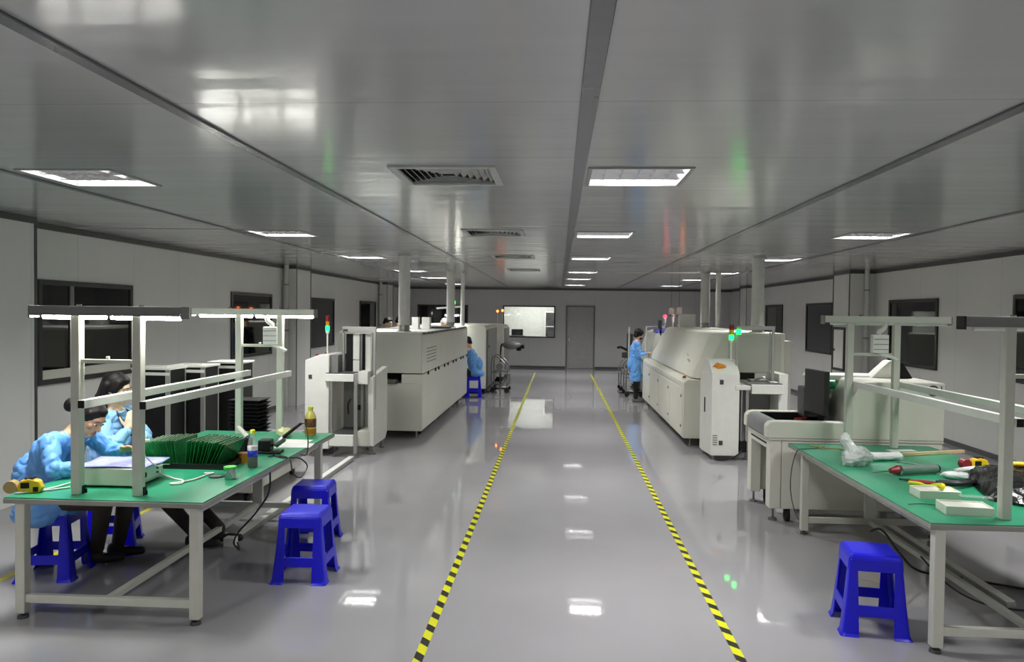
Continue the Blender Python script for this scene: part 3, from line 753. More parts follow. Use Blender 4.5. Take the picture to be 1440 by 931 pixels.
# ------------------------------------------------------------------ things on the right bench
from mathutils import noise
def crumple(q, amp, freq, seed, flat=True):
    off = V((seed*7.3, seed*3.1, seed*1.7))
    q.bm.normal_update()
    for v in q.bm.verts:
        n1 = noise.noise(v.co*freq+off); n2 = noise.noise(v.co*freq*2.7+off)
        v.co += v.normal*amp*((1-2*abs(n1))*.8+(abs(n2)-.3)*.9)
        if flat: v.co.z = max(v.co.z, .001)
q = MB(); q.ball((0, 0, .06), (.105, .085, .075), seg=46, ring=30); q.cap((-.03, 0, .10), (-.075, .02, .19), .045, .03)
for k in range(3): q.ball((.05-.05*k, .05*math.sin(k*2), .05), (.06, .05, .05), seg=24, ring=16)
crumple(q, .03, 19, 1)
o = q.build('plastic_bag', 'plasticbag'); o.location = (2.33, 6.08, TZ); tag(o, 'crumpled clear plastic bag at the far end of the right workbench', 'bag')
q = MB(); q.cyl((-.16, 0, .032), (.16, 0, .032), .03, .034, 18); q.ball((-.16, 0, .032), (.03, .031, .031)); q.ball((.16, 0, .032), (.02, .034, .034))
bmesh.ops.subdivide_edges(q.bm, edges=q.bm.edges[:], cuts=1)
bmesh.ops.subdivide_edges(q.bm, edges=q.bm.edges[:], cuts=2)
crumple(q, .012, 22, 2)
for v in q.bm.verts: v.co.z = max(v.co.z, 0)
o = q.build('foam_roll', 'foam'); o.location = (2.60, 6.28, TZ); o.rotation_euler = (0, 0, .25); tag(o, 'white foam-wrapped roll lying beside the clear plastic bag', 'roll')
q = MB(); q.box(-.37, .37, -.014, .014, 0, .026); o = q.build('wooden_stick', 'wood', None, bevel=.003); o.location = (3.14, 6.62, TZ); o.rotation_euler = (0, 0, .36)
tag(o, 'pale wooden stick lying across the far end of the right workbench', 'stick')
q = MB(); q.box(-.12, .12, -.04, .04, 0, .003); o = q.build('paper_strip', 'paper'); o.location = (2.98, 6.78, TZ+.0005); o.rotation_euler = (0, 0, .2); tag(o, 'white paper strip behind the wooden stick', 'paper')
t = thing('desoldering_gun', 'grey green desoldering gun with a dark red nose on the right workbench', 'tool', (2.62, 5.74, TZ), .30)
q = MB(); q.cyl((-.13, 0, .04), (.19, 0, .04), .036, .034, 16); q.build('tool_barrel', 'tool', t, bevel=.004)
q = MB(); q.cyl((.19, 0, .04), (.205, 0, .04), .034, .028, 16); q.build('barrel_cap', 'black', t)
q = MB(); q.cyl((-.15, 0, .04), (-.13, 0, .04), .038, .038, 16); q.build('barrel_ring', 'chrome', t)
q = MB(); q.cyl((-.21, 0, .038), (-.15, 0, .04), .018, .034, 14); q.build('tool_nose', 'red', t)
q = MB(); q.cyl((-.36, 0, .03), (-.21, 0, .038), .003, .005, 8); q.build('tool_tip', 'steel', t)
t = thing('pliers', 'dark red handled pliers in front of the desoldering gun', 'pliers', (2.47, 5.50, TZ), -.55)
for s_ in (-1, 1):
    q = MB(); q.tube(catmull([(.0, 0, .012), (.06, s_*.018, .012), (.13, s_*.026, .012), (.17, s_*.02, .012)]), .008, 8); q.build('handle', 'red', t, smooth=True)
q = MB(); q.cyl((0, 0, .004), (0, 0, .021), .014); q.prism([(0, -.012), (-.06, -.003), (-.06, .003), (0, .012)], 'z', .006, .018); q.build('jaw', 'dgrey', t)
wire('yellow_sleeve', [(2.43, 5.40, .764), (2.47, 5.32, .772), (2.47, 5.23, .775), (2.50, 5.15, .805), (2.50, 5.08, .818), (2.47, 5.03, .812)], .014, 'brightyellow', 'bright yellow sleeving draped over the white plastic box', 'sleeve', n=8)
q = MB(); random.seed(5)
q.ball((0, 0, .025), (.10, .045, .028))
for v in q.bm.verts: v.co.x *= 1+random.uniform(-.1, .1); v.co.z = max(0, v.co.z+random.uniform(-.006, .006))
o = q.build('foam_scrap', 'foam'); o.location = (2.86, 5.62, TZ); o.rotation_euler = (0, 0, -.5); tag(o, 'small white foam scrap beside the black film bundle', 'scrap')
q = MB(); q.tube(catmull([(2.60, 5.38, .77), (2.72, 5.32, .78), (2.85, 5.40, .775), (2.98, 5.52, .77)]), .02, 8); q.tube(catmull([(2.66, 5.46, .765), (2.8, 5.44, .77), (2.95, 5.56, .77)]), .014, 8)
tag(q.build('cable_bundle', 'cable', smooth=True), 'thick black cable bundle between the gun and the film bundle', 'cable')
for k, (x, y, rz, w, lab) in enumerate(((2.44, 5.06, -.05, .25, 'open white plastic box under the yellow sleeve'), (2.42, 4.66, -.12, .26, 'open white plastic box nearest the front edge of the right bench'))):
    t = thing('plastic_box', lab, 'box', (x, y, TZ), rz, 'white plastic boxes on the right bench'); a, c, h = w/2, .085, .052
    q = MB(); q.box(-a, a, -c, c, 0, .004); q.build('box_base', 'styro', t)
    q = MB(); q.box(-a, a, -c, -c+.006, .004, h); q.box(-a, a, c-.006, c, .004, h); q.box(-a, -a+.006, -c+.006, c-.006, .004, h); q.box(a-.006, a, -c+.006, c-.006, .004, h); q.build('box_wall', 'styro', t, bevel=.002)
    q = MB(); q.box(-a+.008, a-.008, -c+.008, c-.008, .004, h-.008); q.build('box_filling', 'styro', t)
t = thing('clear_lid', 'clear plastic lid leaning between the two white boxes', 'lid', (2.60, 4.86, TZ), -.2)
q = MB(); q.box(-.09, .09, -.004, .0, 0, .045); q.box(-.09, .09, 0, .07, .042, .045); q.build('lid_shell', 'pet', t, bevel=.002)
# crinkled black bundle
q = MB()
nx, ny = 34, 44
def edge_(t):      # plan outline of the bundle: near edge slants, far end tapers
    x0 = 2.74+.22*max(0, (t-.15))/.85 if t > .15 else 2.74+.12*(.15-t)/.15; x1 = 3.46-.10*t
    return x0, x1
vs = []
for side in (1, 0):
    for j in range(ny+1):
        t = j/ny; y = 4.84+.86*t; x0, x1 = edge_(t)
        for i in range(nx+1):
            u = i/nx; prof = max(0.0, 1-(2*u-1)**4)**.5*max(0.0, 1-abs(2*t-1)**5)**.5
            vs.append(V((x0+(x1-x0)*u, y+.05*math.sin(u*3), .003+side*(.012+.095*prof))))
n1_ = (nx+1)*(ny+1); f = []
for j in range(ny):
    for i in range(nx):
        a_ = j*(nx+1)+i; f.append((a_, a_+1, a_+nx+2, a_+nx+1)); f.append((n1_+a_, n1_+a_+nx+1, n1_+a_+nx+2, n1_+a_+1))
rim = [i for i in range(nx+1)]+[j*(nx+1)+nx for j in range(1, ny+1)]+[ny*(nx+1)+i for i in range(nx-1, -1, -1)]+[j*(nx+1) for j in range(ny-1, 0, -1)]
for k in range(len(rim)): a_, b2 = rim[k], rim[(k+1) % len(rim)]; f.append((a_, n1_+a_, n1_+b2, b2))
vs = [v-V((3.1, 5.25, 0)) for v in vs]
q._add(vs, f); bmesh.ops.recalc_face_normals(q.bm, faces=q.bm.faces[:])
crumple(q, .016, 15, 4)
o = q.build('black_bundle', 'blackfilm'); o.location = (3.1, 5.25, TZ); tag(o, 'crinkled black film bundle lying behind the near post of the right workbench', 'bundle')
wire('white_tube', [(2.93, 5.79, .775), (3.06, 5.77, .80), (3.2, 5.74, .79), (3.34, 5.72, .775)], .02, 'foam', 'white foam tube lying along the far side of the black film bundle', 'tube', n=8)
wire('yellow_hose', [(3.15, 5.57, .872), (3.22, 5.55, .882), (3.30, 5.53, .88), (3.42, 5.49, .872)], .02, 'yellow', 'yellow hose lying on top of the black film bundle', 'hose', n=8)
dispenser((3.22, 6.02, TZ), .1, 'yellow and black tape measure at the middle of the right workbench', 'red')
wire('test_lead', [(2.24, 6.9, .757), (2.3, 6.84, .757), (2.36, 6.88, .757), (2.28, 6.76, .757), (2.44, 6.78, .757), (2.5, 6.70, .757), (2.6, 6.9, .757)], .005, 'tan', 'thin brownish test lead at the far corner of the right workbench')
wire('thin_cable', [(2.28, 6.78, .757), (2.14, 6.72, .757), (2.07, 6.70, .74), (2.03, 6.70, .6), (2.02, 6.70, .42), (2.05, 6.70, .25), (2.1, 6.72, .14)], .004, 'cable', 'thin black cable hanging off the far aisle corner of the right bench')
wire('green_lead', [(2.70, 6.22, .757), (2.80, 6.12, .757), (2.9, 6.0, .757), (2.82, 5.86, .757), (2.98, 5.8, .757), (3.1, 5.72, .757)], .004, 'tool', 'grey green lead running from the foam roll to the black bundle')
wire('black_lead', [(2.16, 4.80, .757), (2.26, 4.82, .757), (2.36, 4.78, .757), (2.44, 4.76, .757)], .003, 'cable', 'thin black wire beside the front white box on the right bench')
wire('floor_cable', [(2.18, 5.4, .42), (2.3, 5.5, .40), (2.45, 5.55, .22), (2.6, 5.6, .09), (2.9, 5.7, .02), (3.3, 5.5, .012), (3.7, 5.3, .012)], .009, 'cable', 'black cable sagging to the floor under the right workbench')
wire('floor_cable', [(2.45, 5.25, .30), (2.62, 5.2, .12), (2.85, 5.15, .02), (3.2, 5.05, .012), (3.4, 4.8, .012)], .006, 'cable', 'thin cable on the floor under the near end of the right bench')
wire('tangled_wire', [(2.16, 5.2, .34), (2.13, 5.3, .2), (2.2, 5.5, .12), (2.27, 5.42, .06), (2.2, 5.35, .02), (2.3, 5.5, .02), (2.2, 5.6, .02)], .004, 'tan', 'brownish tangled wire behind the near leg of the right bench')
# ------------------------------------------------------------------ machines
def loft(q, sections):
    """sections: list of (y, [(x,z)...]) with equal counts"""
    n_ = len(sections[0][1]); vs = []; f = []
    for y, poly in sections: vs += [V((x, y, z)) for x, z in poly]
    for i in range(len(sections)-1):
        for k in range(n_): f.append((i*n_+k, i*n_+(k+1) % n_, (i+1)*n_+(k+1) % n_, (i+1)*n_+k))
    f += [tuple(reversed(range(n_))), tuple(range((len(sections)-1)*n_, len(sections)*n_))]
    return q._add(vs, f)
def feet(t, spots, h=.12, r=.035, nm='levelling_foot'):
    for x, y in spots:
        q = MB(); q.cyl((x, y, 0), (x, y, .02), r); q.cyl((x, y, .02), (x, y, h), r*.4); q.build(nm, 'steel', t)
def caster(t, x, y, r=.04, h=.12):
    q = MB(); q.cyl((x-.018, y, r), (x+.018, y, r), r, n=18); q.box(x-.026, x-.02, y-.02, y+.02, r, h); q.box(x+.02, x+.026, y-.02, y+.02, r, h); q.box(x-.026, x+.026, y-.025, y+.025, h-.006, h); q.build('caster', 'rubber', t)
def tower_light(parent, x, y, z, pole, on='green', r=.026):
    q = MB(); q.cyl((x, y, z), (x, y, z+pole), .011); q.cyl((x, y, z+pole), (x, y, z+pole+.035), r*.95); tl = q.build('signal_tower', 'white', parent)
    zz = z+pole+.035
    for nm, mm in (('green_lens', 'lens_green' if on == 'green' else 'tool'), ('amber_lens', 'lens_amber'), ('red_lens', 'lens_red')):
        q = MB(); q.cyl((x, y, zz), (x, y, zz+.062), r, n=18); q.build(nm, mm, tl); zz += .064
    q = MB(); q.cyl((x, y, zz), (x, y, zz+.014), r); q.build('signal_cap', 'dgrey', tl)

# ---- left oven
t = thing('reflow_oven', 'long pale grey oven with black slots standing left of the aisle', 'oven', (-3.32, 11.27, 0))
W, L = 1.29, 5.58
q = MB(); q.box(0, W, 0, L, .12, .83); q.box(.98, W, 0, .5, .83, .97); q.box(0, W, .5, L, .83, .97); q.build('lower_body', 'cream2', t, bevel=.006)
q = MB(); q.box(0, W-.012, 0.012, L-.01, .985, 1.575); q.build('hood', 'cream2', t, bevel=.008)
q = MB(); q.box(W-.012, W+.004, .03, L, .985, 1.56); q.build('side_cover', 'cream', t, bevel=.004)
q = MB(); q.box(W, W+.005, .02, L-.01, .14, .96); q.build('side_panel', 'cream', t, bevel=.003)
q = MB(); q.box(.02, W-.02, .04, L-.05, 1.575, 1.60); q.build('top_deck', 'white', t, bevel=.004)
q = MB()
for k in range(14): q.box(W-.02, W+.006, .15+k*.39, .15+k*.39+.24, 1.568, 1.59)
q.build('hinge_slot', 'dgrey', t)
q = MB()
for k in range(5): q.box(W+.004, W+.008, .38, 1.28, 1.13+.052*k, 1.143+.052*k)
q.build('cooling_slot', 'mgrey', t)
for yy in (.49, 1.19, 1.53, 2.18, 2.61, 3.3, 3.7, 4.45, 4.8, 5.45):
    q = MB(); q.box(W+.005, W+.02, yy-.04, yy+.04, .935, .99); q.build('latch', 'black', t, bevel=.004)
q = MB(); q.box(.1, .97, .45, .495, .83, .97); q.build('tunnel_mouth', 'black', t)
q = MB(); q.box(.15, .9, -.06, .44, .845, .86); q.box(.15, .9, -.06, -.03, .86, .88); q.box(.15, .9, .1, .13, .86, .885); q.build('conveyor', 'steel', t)
q = MB(); q.prism([(-.12, .83), (0, .83), (0, .5), (-.03, .58)], 'x', .35, .72); q.build('conveyor_bracket', 'cream2', t, bevel=.004)
feet(t, [(.1, .12), (W-.1, .12), (W-.1, 1.9), (W-.1, 3.7), (W-.1, 5.4), (.1, 5.4)])
for yy in (.5, 4.9): caster(t, W-.12, yy)
# emergency tower on the rear
tower_light(t, 1.02, 5.35, 1.60, .46)
# ---- foil ducts and pipes
def duct(x, y, z0, r, label, thin=False):
    t = thing('exhaust_duct' if not thin else 'exhaust_pipe', label, 'duct', (x, y, z0), group='exhaust ducts')
    h = H-z0
    q = MB()
    if thin: q.cyl((0, 0, .02), (0, 0, h), r, n=16); q.build('pipe_body', 'pipe', t)
    else:
        prof = []; k = 0; z = .1
        while z < h-.02: prof.append((r*(1.0 if k % 2 else .92), z)); z += .024; k += 1
        prof = [(r*.9, .1)]+prof+[(r, h-.02)]
        q.lathe(prof, n=22); q.build('duct_hose', 'duct', t, smooth=False)
        q = MB(); q.cyl((0, 0, 0), (0, 0, .11), r*.92, n=22); q.cyl((0, 0, 0), (0, 0, .012), r*1.25, n=22); q.build('duct_spigot', 'steel', t)
    q = MB(); q.lathe([(r*.99, h-.03), (r*1.14, h-.03), (r*1.14, h), (r*.99, h)], n=22); q.build('duct_collar', 'alu', t)
duct(-2.40, 11.72, 1.60, .092, 'corrugated foil duct rising from the near end of the left oven')
duct(-2.27, 15.9, 1.60, .092, 'corrugated foil duct rising from the far end of the left oven')
duct(-2.10, 16.55, 1.60, .045, 'slim white pipe rising beside the far duct of the left oven', True)
duct(2.95, 11.55, 1.66, .092, 'corrugated foil duct rising from the near end of the right oven')
duct(2.96, 15.7, 1.66, .095, 'corrugated foil duct rising from the far end of the right oven')
duct(3.22, 15.7, 1.66, .05, 'slim white pipe rising beside the far duct of the right oven', True)
# things standing on the left oven
for x, y, w, h, lab in ((-2.55, 13.5, .115, .215, 'narrow white carton on the left oven, right beside the near duct'), (-2.37, 13.55, .14, .215, 'wider white carton on the left oven, beyond the narrow one')):
    t = thing('carton', lab, 'carton', (x, y, 1.60), 0, 'cartons on the left oven')
    q = MB(); q.box(-w/2, w/2, -.09, .09, 0, h-.005); q.build('carton_body', 'paper', t, bevel=.003)
    q = MB(); q.box(-w/2, w/2, -.09, -.003, h-.005, h); q.box(-w/2, w/2, .003, .09, h-.005, h); q.build('carton_flap', 'paper', t)
t = thing('document_tray', 'dark flat tray of papers lying on the left oven behind the cartons', 'tray', (-2.36, 14.4, 1.60))
q = MB(); q.box(-.16, .30, -.15, .15, 0, .03); q.build('tray_body', 'dgrey', t, bevel=.004)
q = MB(); q.box(-.13, .26, -.12, .12, .03, .05); q.build('paper_pad', 'paper', t, bevel=.003)
# ---- left unloader in front of the oven
def al(q, x, y, z0, z1, w=.04): q.box(x-w/2, x+w/2, y-w/2, y+w/2, z0, z1)
t = thing('magazine_unloader', 'white magazine unloader with a tall aluminium frame in front of the left oven', 'machine', (-3.30, 9.70, 0))
q = MB(); q.prism([(0, .1), (.32, .1), (.32, 1.335), (.2, 1.335), (0, 1.26)], 'y', .05, .75); q.build('control_tower', 'white', t, bevel=.008)
q = MB(); q.box(.32, .42, .12, .7, 1.02, 1.33); q.build('tower_side_box', 'mgrey', t, bevel=.006)
q = MB(); q.box(.05, .095, .044, .05, 1.02, 1.07); q.build('tower_latch', 'dgrey', t)
q = MB(); q.cyl((.08, .3, 1.29), (.08, .3, 1.325), .022); q.cyl((.2, .3, 1.335), (.2, .3, 1.35), .018); q.build('push_button', 'red', t)
q = MB(); q.box(.28, .66, .0, .62, .99, 1.09); q.build('shelf_tray', 'white', t, bevel=.006)
q = MB(); q.box(.29, .65, .01, .6, 1.09, 1.10); q.build('shelf_belt', 'dgrey', t)
q = MB(); q.box(.34, .66, .0, .62, .15, .30); q.build('base_tray', 'white', t, bevel=.006)
q = MB(); q.box(.36, .65, .02, .6, .30, .31); q.build('base_belt', 'dgrey', t)
q = MB(); al(q, .69, 0, .06, 1.1); al(q, .69, .62, .06, 1.1); al(q, .36, .03, .3, .99, .035); al(q, .62, .6, .3, 1.0, .035); q.build('frame_post', 'alu', t, bevel=.003)
q = MB(); q.box(.36, .66, .60, .62, .31, .99); q.build('back_plate', 'mgrey', t)
q = MB(); q.box(.55, .60, .585, .6, .55, .62); q.tube(catmull([(.46, .59, .7), (.43, .56, .62), (.44, .56, .5)]), .008, 6); q.build('sensor_cable', 'black', t)
# right side plates
q = MB(); q.prism([(.18, 1.04), (1.0, 1.13), (1.0, .2), (.9, .12), (.22, .12)], 'x', .80, .875); q.build('side_plate', 'white', t, bevel=.006)
q = MB(); q.box(.69, .82, .1, .5, .95, 1.12); q.build('transfer_guard', 'white', t, bevel=.008)
q = MB(); q.box(.66, .82, .2, .6, .12, .32); q.build('lower_guard', 'cream2', t, bevel=.006)
# portal with magazine
q = MB(); al(q, .44, .30, 1.1, 1.66, .03); al(q, .86, .30, .6, 1.66, .035); al(q, .82, .30, .6, 1.66, .025); q.box(.425, .88, .285, .32, 1.62, 1.67); q.box(.425, .88, .285, .32, 1.67, 1.70); q.build('portal_frame', 'alu', t, bevel=.003)
q = MB(); q.box(.445, .50, .278, .285, 1.635, 1.665); q.build('portal_badge', 'dgrey', t)
q = MB(); q.box(.465, .56, .34, .5, 1.1, 1.6); q.box(.645, .72, .34, .5, 1.1, 1.6); q.build('magazine_side', 'black', t)
q = MB(); q.box(.56, .645, .335, .5, 1.1, 1.25); q.box(.56, .645, .335, .5, 1.26, 1.6); q.box(.72, .80, .35, .5, 1.12, 1.6); q.build('magazine_plate', 'white', t)
q = MB(); al(q, .685, .28, 1.0, 1.6, .022); q.build('lift_rail', 'steel', t)
feet(t, [(.69, 0), (.69, .62), (.84, .3), (.84, .85), (.1, .1), (.25, .65)], h=.12, r=.04)
tower_light(t, .22, .3, 1.335, .27)
# ---- right oven
t = thing('reflow_oven', 'long cream oven with a sloping hood standing right of the aisle', 'oven', (1.82, 11.14, 0))
W, L = 1.42, 5.42
q = MB(); q.prism([(0, .12), (W, .12), (W, .97), (.06, .97), (0, .93)], 'y', 0, L); q.build('lower_body', 'cream', t, bevel=.008)
hood = [(.13, .985), (.15, 1.09), (.20, 1.20), (.36, 1.60), (.40, 1.645), (.46, 1.66), (W, 1.66), (W, .985)]
lowered = [(.17, .985), (.19, 1.08), (.22, 1.15), (.40, 1.36), (.45, 1.40), (.5, 1.42), (W, 1.5), (W, .985)]
q = MB(); loft(q, [(.0, [(x+.17 if x < 1 else x, z) for x, z in hood]), (.16, [(x+.01 if x < 1 else x, z) for x, z in hood]), (.5, hood), (L-.75, hood), (L-.25, [(a[0]*.5+b2[0]*.5, a[1]*.6+b2[1]*.4) for a, b2 in zip(hood, lowered)]), (L-.02, lowered)])
q.build('hood', 'cream', t, bevel=.012)
q = MB(); q.box(.62, W-.05, -.012, .0, 1.09, 1.62); q.build('end_cover', 'cream2', t, bevel=.006)
q = MB(); q.box(.55, 1.0, -.006, .3, .985, 1.085); q.build('tunnel_mouth', 'black', t)
q = MB(); q.box(W, W+.1, .02, .5, .12, 1.55); q.build('rear_cabinet', 'cream2', t, bevel=.008)
for k in range(4):
    y0 = .08+k*1.32
    q = MB(); q.box(-.008, 0, y0, y0+1.26, .16, .83); dr = q.build('door', 'cream', t, bevel=.004)
    q = MB(); q.cyl((-.008, y0+.1, .72), (-.02, y0+.1, .72), .022, n=12); q.cyl((-.008, y0+.1, .28), (-.02, y0+.1, .28), .018, n=12); q.build('door_knob', 'mgrey', dr)
q = MB(); q.box(.03, .37, -.008, 0, .16, .88); dr = q.build('end_door', 'cream', t, bevel=.004)
q = MB(); q.cyl((.33, -.008, .3), (.33, -.018, .3), .014, n=10); q.cyl((.33, -.008, .7), (.33, -.018, .7), .014, n=10); q.build('door_knob', 'mgrey', dr)
q = MB(); q.box(.0, .008, .5, L-.3, .86, .868); q.build('recess_shadow_line', 'mgrey', t)  # grey strip painted as the shadow line of the recess above the doors
q = MB(); q.cyl((.06, .35, .97), (.06, .35, .985), .03); q.cyl((.06, .35, .985), (.06, .35, 1.0), .02); q.build('stop_button', 'red', t)
for k, (yy, w_, h_) in enumerate(((.75, .16, .12), (1.05, .12, .05), (2.9, .3, .06))):
    a = math.atan2(.4, .16)
    m = Matrix.Translation((.20+.06*(k == 2)+.02*k, yy, 1.18+.1*k)) @ Matrix.Rotation(-(PI/2-1.19), 4, 'Y')
    q = MB(); q.box(-.008, .004, -w_/2, w_/2, -h_/2, h_/2, m); q.build('data_plate', 'cream2', t)
feet(t, [(.12, .12), (W-.1, .12), (.12, 2.0), (.12, 3.8), (.12, L-.2), (W-.1, L-.2)])
# ---- right loader
t = thing('magazine_loader', 'white magazine loader with a tower light in front of the right oven', 'machine', (2.02, 10.14, 0))
q = MB(); q.prism([(-.04, .4), (0, 0), (.36, 0), (.36, .6), (-.04, .6)], 'z', .06, 1.14); q.build('control_cabinet', 'white', t, bevel=.008)
q = MB(); q.prism([(0, 1.14), (.60, 1.14), (.60, 1.31), (.24, 1.31)], 'x', 0.0, .36); q.build('console_slope', 'white', t, bevel=.008)
q = MB(); q.box(.10, .15, -.006, 0, 1.0, 1.06); q.box(.10, .15, -.006, 0, .2, .26); q.build('panel_latch', 'dgrey', t, bevel=.003)
q = MB(); q.box(-.035, -.03, .28, .34, .6, .8); q.build('side_handle', 'black', t)
q = MB()
for k in range(5): q.box(.02+.0, .08, -.004, 0, .2+.03*k, .212+.03*k)
q.build('vent_slot', 'mgrey', t)
q = MB(); q.box(.38, .40, .0, .5, .2, .95); q.build('lift_guard', 'mgrey', t, bevel=.003)
q = MB(); q.box(.30, .50, -.01, .4, .93, .99); q.build('guide_plate', 'white', t, bevel=.01)
q = MB(); q.box(.52, .93, .02, .6, .88, 1.005); q.build('shelf_tray', 'white', t, bevel=.006)
q = MB(); q.box(.48, .92, .05, .6, 1.005, 1.02); q.build('shelf_belt', 'steel', t)
q = MB(); q.box(.89, 1.01, .1, .7, .12, 1.14); q.build('side_plate', 'white', t, bevel=.006)
q = MB(); q.box(.46, .89, .5, .54, .12, .88); q.build('back_plate', 'mgrey', t)
q = MB(); al(q, .35, .16, .95, 1.72, .03); al(q, .82, .16, 1.0, 1.72, .035); al(q, .79, .2, 1.0, 1.7, .02); q.box(.335, .84, .14, .18, 1.72, 1.77); al(q, .48, .1, .12, .95, .04); q.build('portal_frame', 'alu', t, bevel=.003)
q = MB(); q.box(.55, .8, .2, .4, 1.02, 1.05); q.tube(catmull([(.6, .2, 1.05), (.7, .12, 1.09), (.8, .15, 1.03), (.9, .1, 1.02)]), .014, 8); q.build('pusher_arm', 'steel', t)
q = MB(); q.tube(catmull([(.42, .02, .2), (.36, -.04, .1), (.2, -.05, .02), (.05, -.03, .015)]), .01, 6); q.box(.37, .46, -.02, .05, .12, .26); q.build('power_lead', 'black', t)
feet(t, [(.05, .08), (.33, .1), (.48, .1), (.95, .2), (.95, .65), (.05, .55)], h=.12, r=.04)
tower_light(t, .285, .2, 1.31, .24, r=.03)
q = MB(); q.cyl((.365, .135, 1.66), (.365, .135, 1.72), .03, n=16); q.build('start_lamp', 'lens_green', t)
q = MB(); random.seed(9); q.ball((0, 0, .03), (.075, .05, .035))
for v in q.bm.verts: v.co *= 1+random.uniform(-.2, .2)
for v in q.bm.verts: v.co.z = max(v.co.z, 0)
o = q.build('glove', mat('orange glove', (226, 150, 50), .6)); o.location = (2.14, 10.27, 1.21); o.rotation_euler = (.6, 0, 0); tag(o, 'crumpled orange glove on top of the white magazine loader', 'glove')
# ---- laser machine behind the right bench
t = thing('laser_cutter', 'cream machine on casters with an open black bed behind the right workbench', 'machine', (1.95, 7.16, 0))
q = MB(); q.box(.125, 1.56, .0, .03, .12, .755); q.build('front_skirt', 'cream', t, bevel=.005)
q = MB(); q.box(.02, .12, .0, .14, .12, .755); q.box(.02, .12, .70, .84, .12, .755); q.box(.02, .05, .14, .70, .66, .755); q.build('end_frame', 'cream', t, bevel=.006)
q = MB(); q.box(.10, 1.56, .80, .83, .12, .755); q.box(.3, .33, .03, .8, .12, .755); q.build('inner_wall', 'cream2', t, bevel=.004)
q = MB(); q.box(.016, .02, .14, .70, .70, .715); q.build('drawer_gap', 'black', t)
q = MB(); q.box(.0, 1.57, -.01, .86, .755, .775); q.build('deck', 'cream2', t, bevel=.004)
def cheek(y0, y1):
    q = MB(); q.prism([(-.02, .775), (.75, .775), (.75, .935), (.06, .935), (.01, .925), (-.02, .89)], 'y', y0, y1); return q.build('bed_cheek', 'cream', t, bevel=.012, seg=3)
cheek(-.015, .10); cheek(.76, .87)
q = MB(); q.prism([(-.015, .785), (.12, .785), (.12, .92), (.06, .93), (.02, .918), (-.008, .885)], 'y', .10, .76); q.build('curved_cover', 'greyblind', t, bevel=.006)
q = MB(); q.box(.12, .75, .10, .76, .78, .845); q.build('bed', 'rubber', t)
q = MB(); q.box(.12, .75, .748, .76, .845, .925); q.box(.12, .75, .10, .108, .845, .925); q.box(.12, .13, .108, .748, .845, .90); q.build('bed_liner', 'rubber', t)
q = MB(); q.box(.10, .13, .10, .76, .90, .915); q.build('bed_lip', 'gantrygreen', t)
q = MB(); q.box(.30, .36, .2, .24, .845, .93); q.tube([(.3, .22, .93), (.42, .26, .935)], .012, 6); q.build('bed_clamp', 'red', t)
# tall housing
hp = [(.71, .775), (.71, 1.08), (.83, 1.30), (.86, 1.31), (1.57, 1.31), (1.57, .775)]
q = MB(); q.prism(hp, 'y', -.01, .86); q.build('housing', 'cream', t, bevel=.014, seg=3)
q = MB(); q.prism([(.58, 1.27), (.56, 1.30), (.58, 1.33), (1.5, 1.33), (1.5, 1.27)], 'y', .55, .86); q.build('gantry_bridge', 'white', t, bevel=.008)
q = MB(); q.cyl((.55, .50, 1.24), (.76, .50, 1.24), .045, n=16); q.build('gantry_roller', 'gantrygreen', t)
q = MB(); q.box(.50, .71, .58, .80, .9, 1.2); q.build('carriage', 'dgrey', t, bevel=.01)
q = MB(); q.lathe([(.0, 0), (.05, 0), (.05, .003), (0, .003)], (1.46, -.0145, 1.24), 26, Matrix.Rotation(PI/2, 4, 'X')); em = q.build('round_emblem', 'dgrey', t)
q = MB(); q.lathe([(.0, 0), (.036, 0), (.036, .002), (0, .002)], (1.46, -.0165, 1.24), 24, Matrix.Rotation(PI/2, 4, 'X')); q.build('emblem_face', 'cream2', em)
q = MB(); q.prism([(1.425, 1.235), (1.46, 1.275), (1.495, 1.235), (1.475, 1.235), (1.46, 1.25), (1.445, 1.235)], 'y', -.021, -.0175); q.build('emblem_mark', 'dgrey', em)
q = MB(); q.box(1.53, 1.536, -.016, -.01, 1.25, 1.285); q.build('small_mark', 'dgrey', t)
# dark lettering on the front skirt
glyph = {'J': ['..1', '..1', '..1', '1.1', '111'], 'I': ['1', '1', '1', '1', '1'], 'D': ['110', '1.1', '1.1', '1.1', '110'], 'A': ['.1.', '1.1', '111', '1.1', '1.1']}
q = MB(); x = .45
for ch in 'JIDIA':
    g_ = glyph[ch]
    for r_, row in enumerate(g_):
        for c_, k_ in enumerate(row):
            if k_ == '1': q.box(x+c_*.012, x+c_*.012+.012, -.004, 0, .575-r_*.013, .588-r_*.013)
    x += .012*len(g_[0])+.012
q.build('panel_lettering', 'dgrey', t)
for x, y in ((.07, .07), (.07, .77), (1.48, .07), (1.48, .77)):
    q = MB(); q.cyl((x, y, 0), (x, y, .02), .04); q.cyl((x, y, .02), (x, y, .13), .012); q.build('levelling_foot', 'steel', t)
    caster(t, x+(.12 if x < 1 else -.12), y-.03, .055, .13)
# tent shaped sign on the housing
t = thing('angle_shade', 'white and black wedge standing on the housing of the cream bed machine', 'shade', (3.20, 7.70, 1.31))
q = MB(); q.prism([(-.14, 0), (.10, 0), (.085, .165), (.06, .175), (.03, .165)], 'y', -.05, .12); q.build('shade_shell', 'white', t, bevel=.008)
q = MB(); q.prism([(.10, 0), (.26, 0), (.165, .15), (.087, .165)], 'y', -.04, .11); q.build('shade_side', 'black', t, bevel=.004)
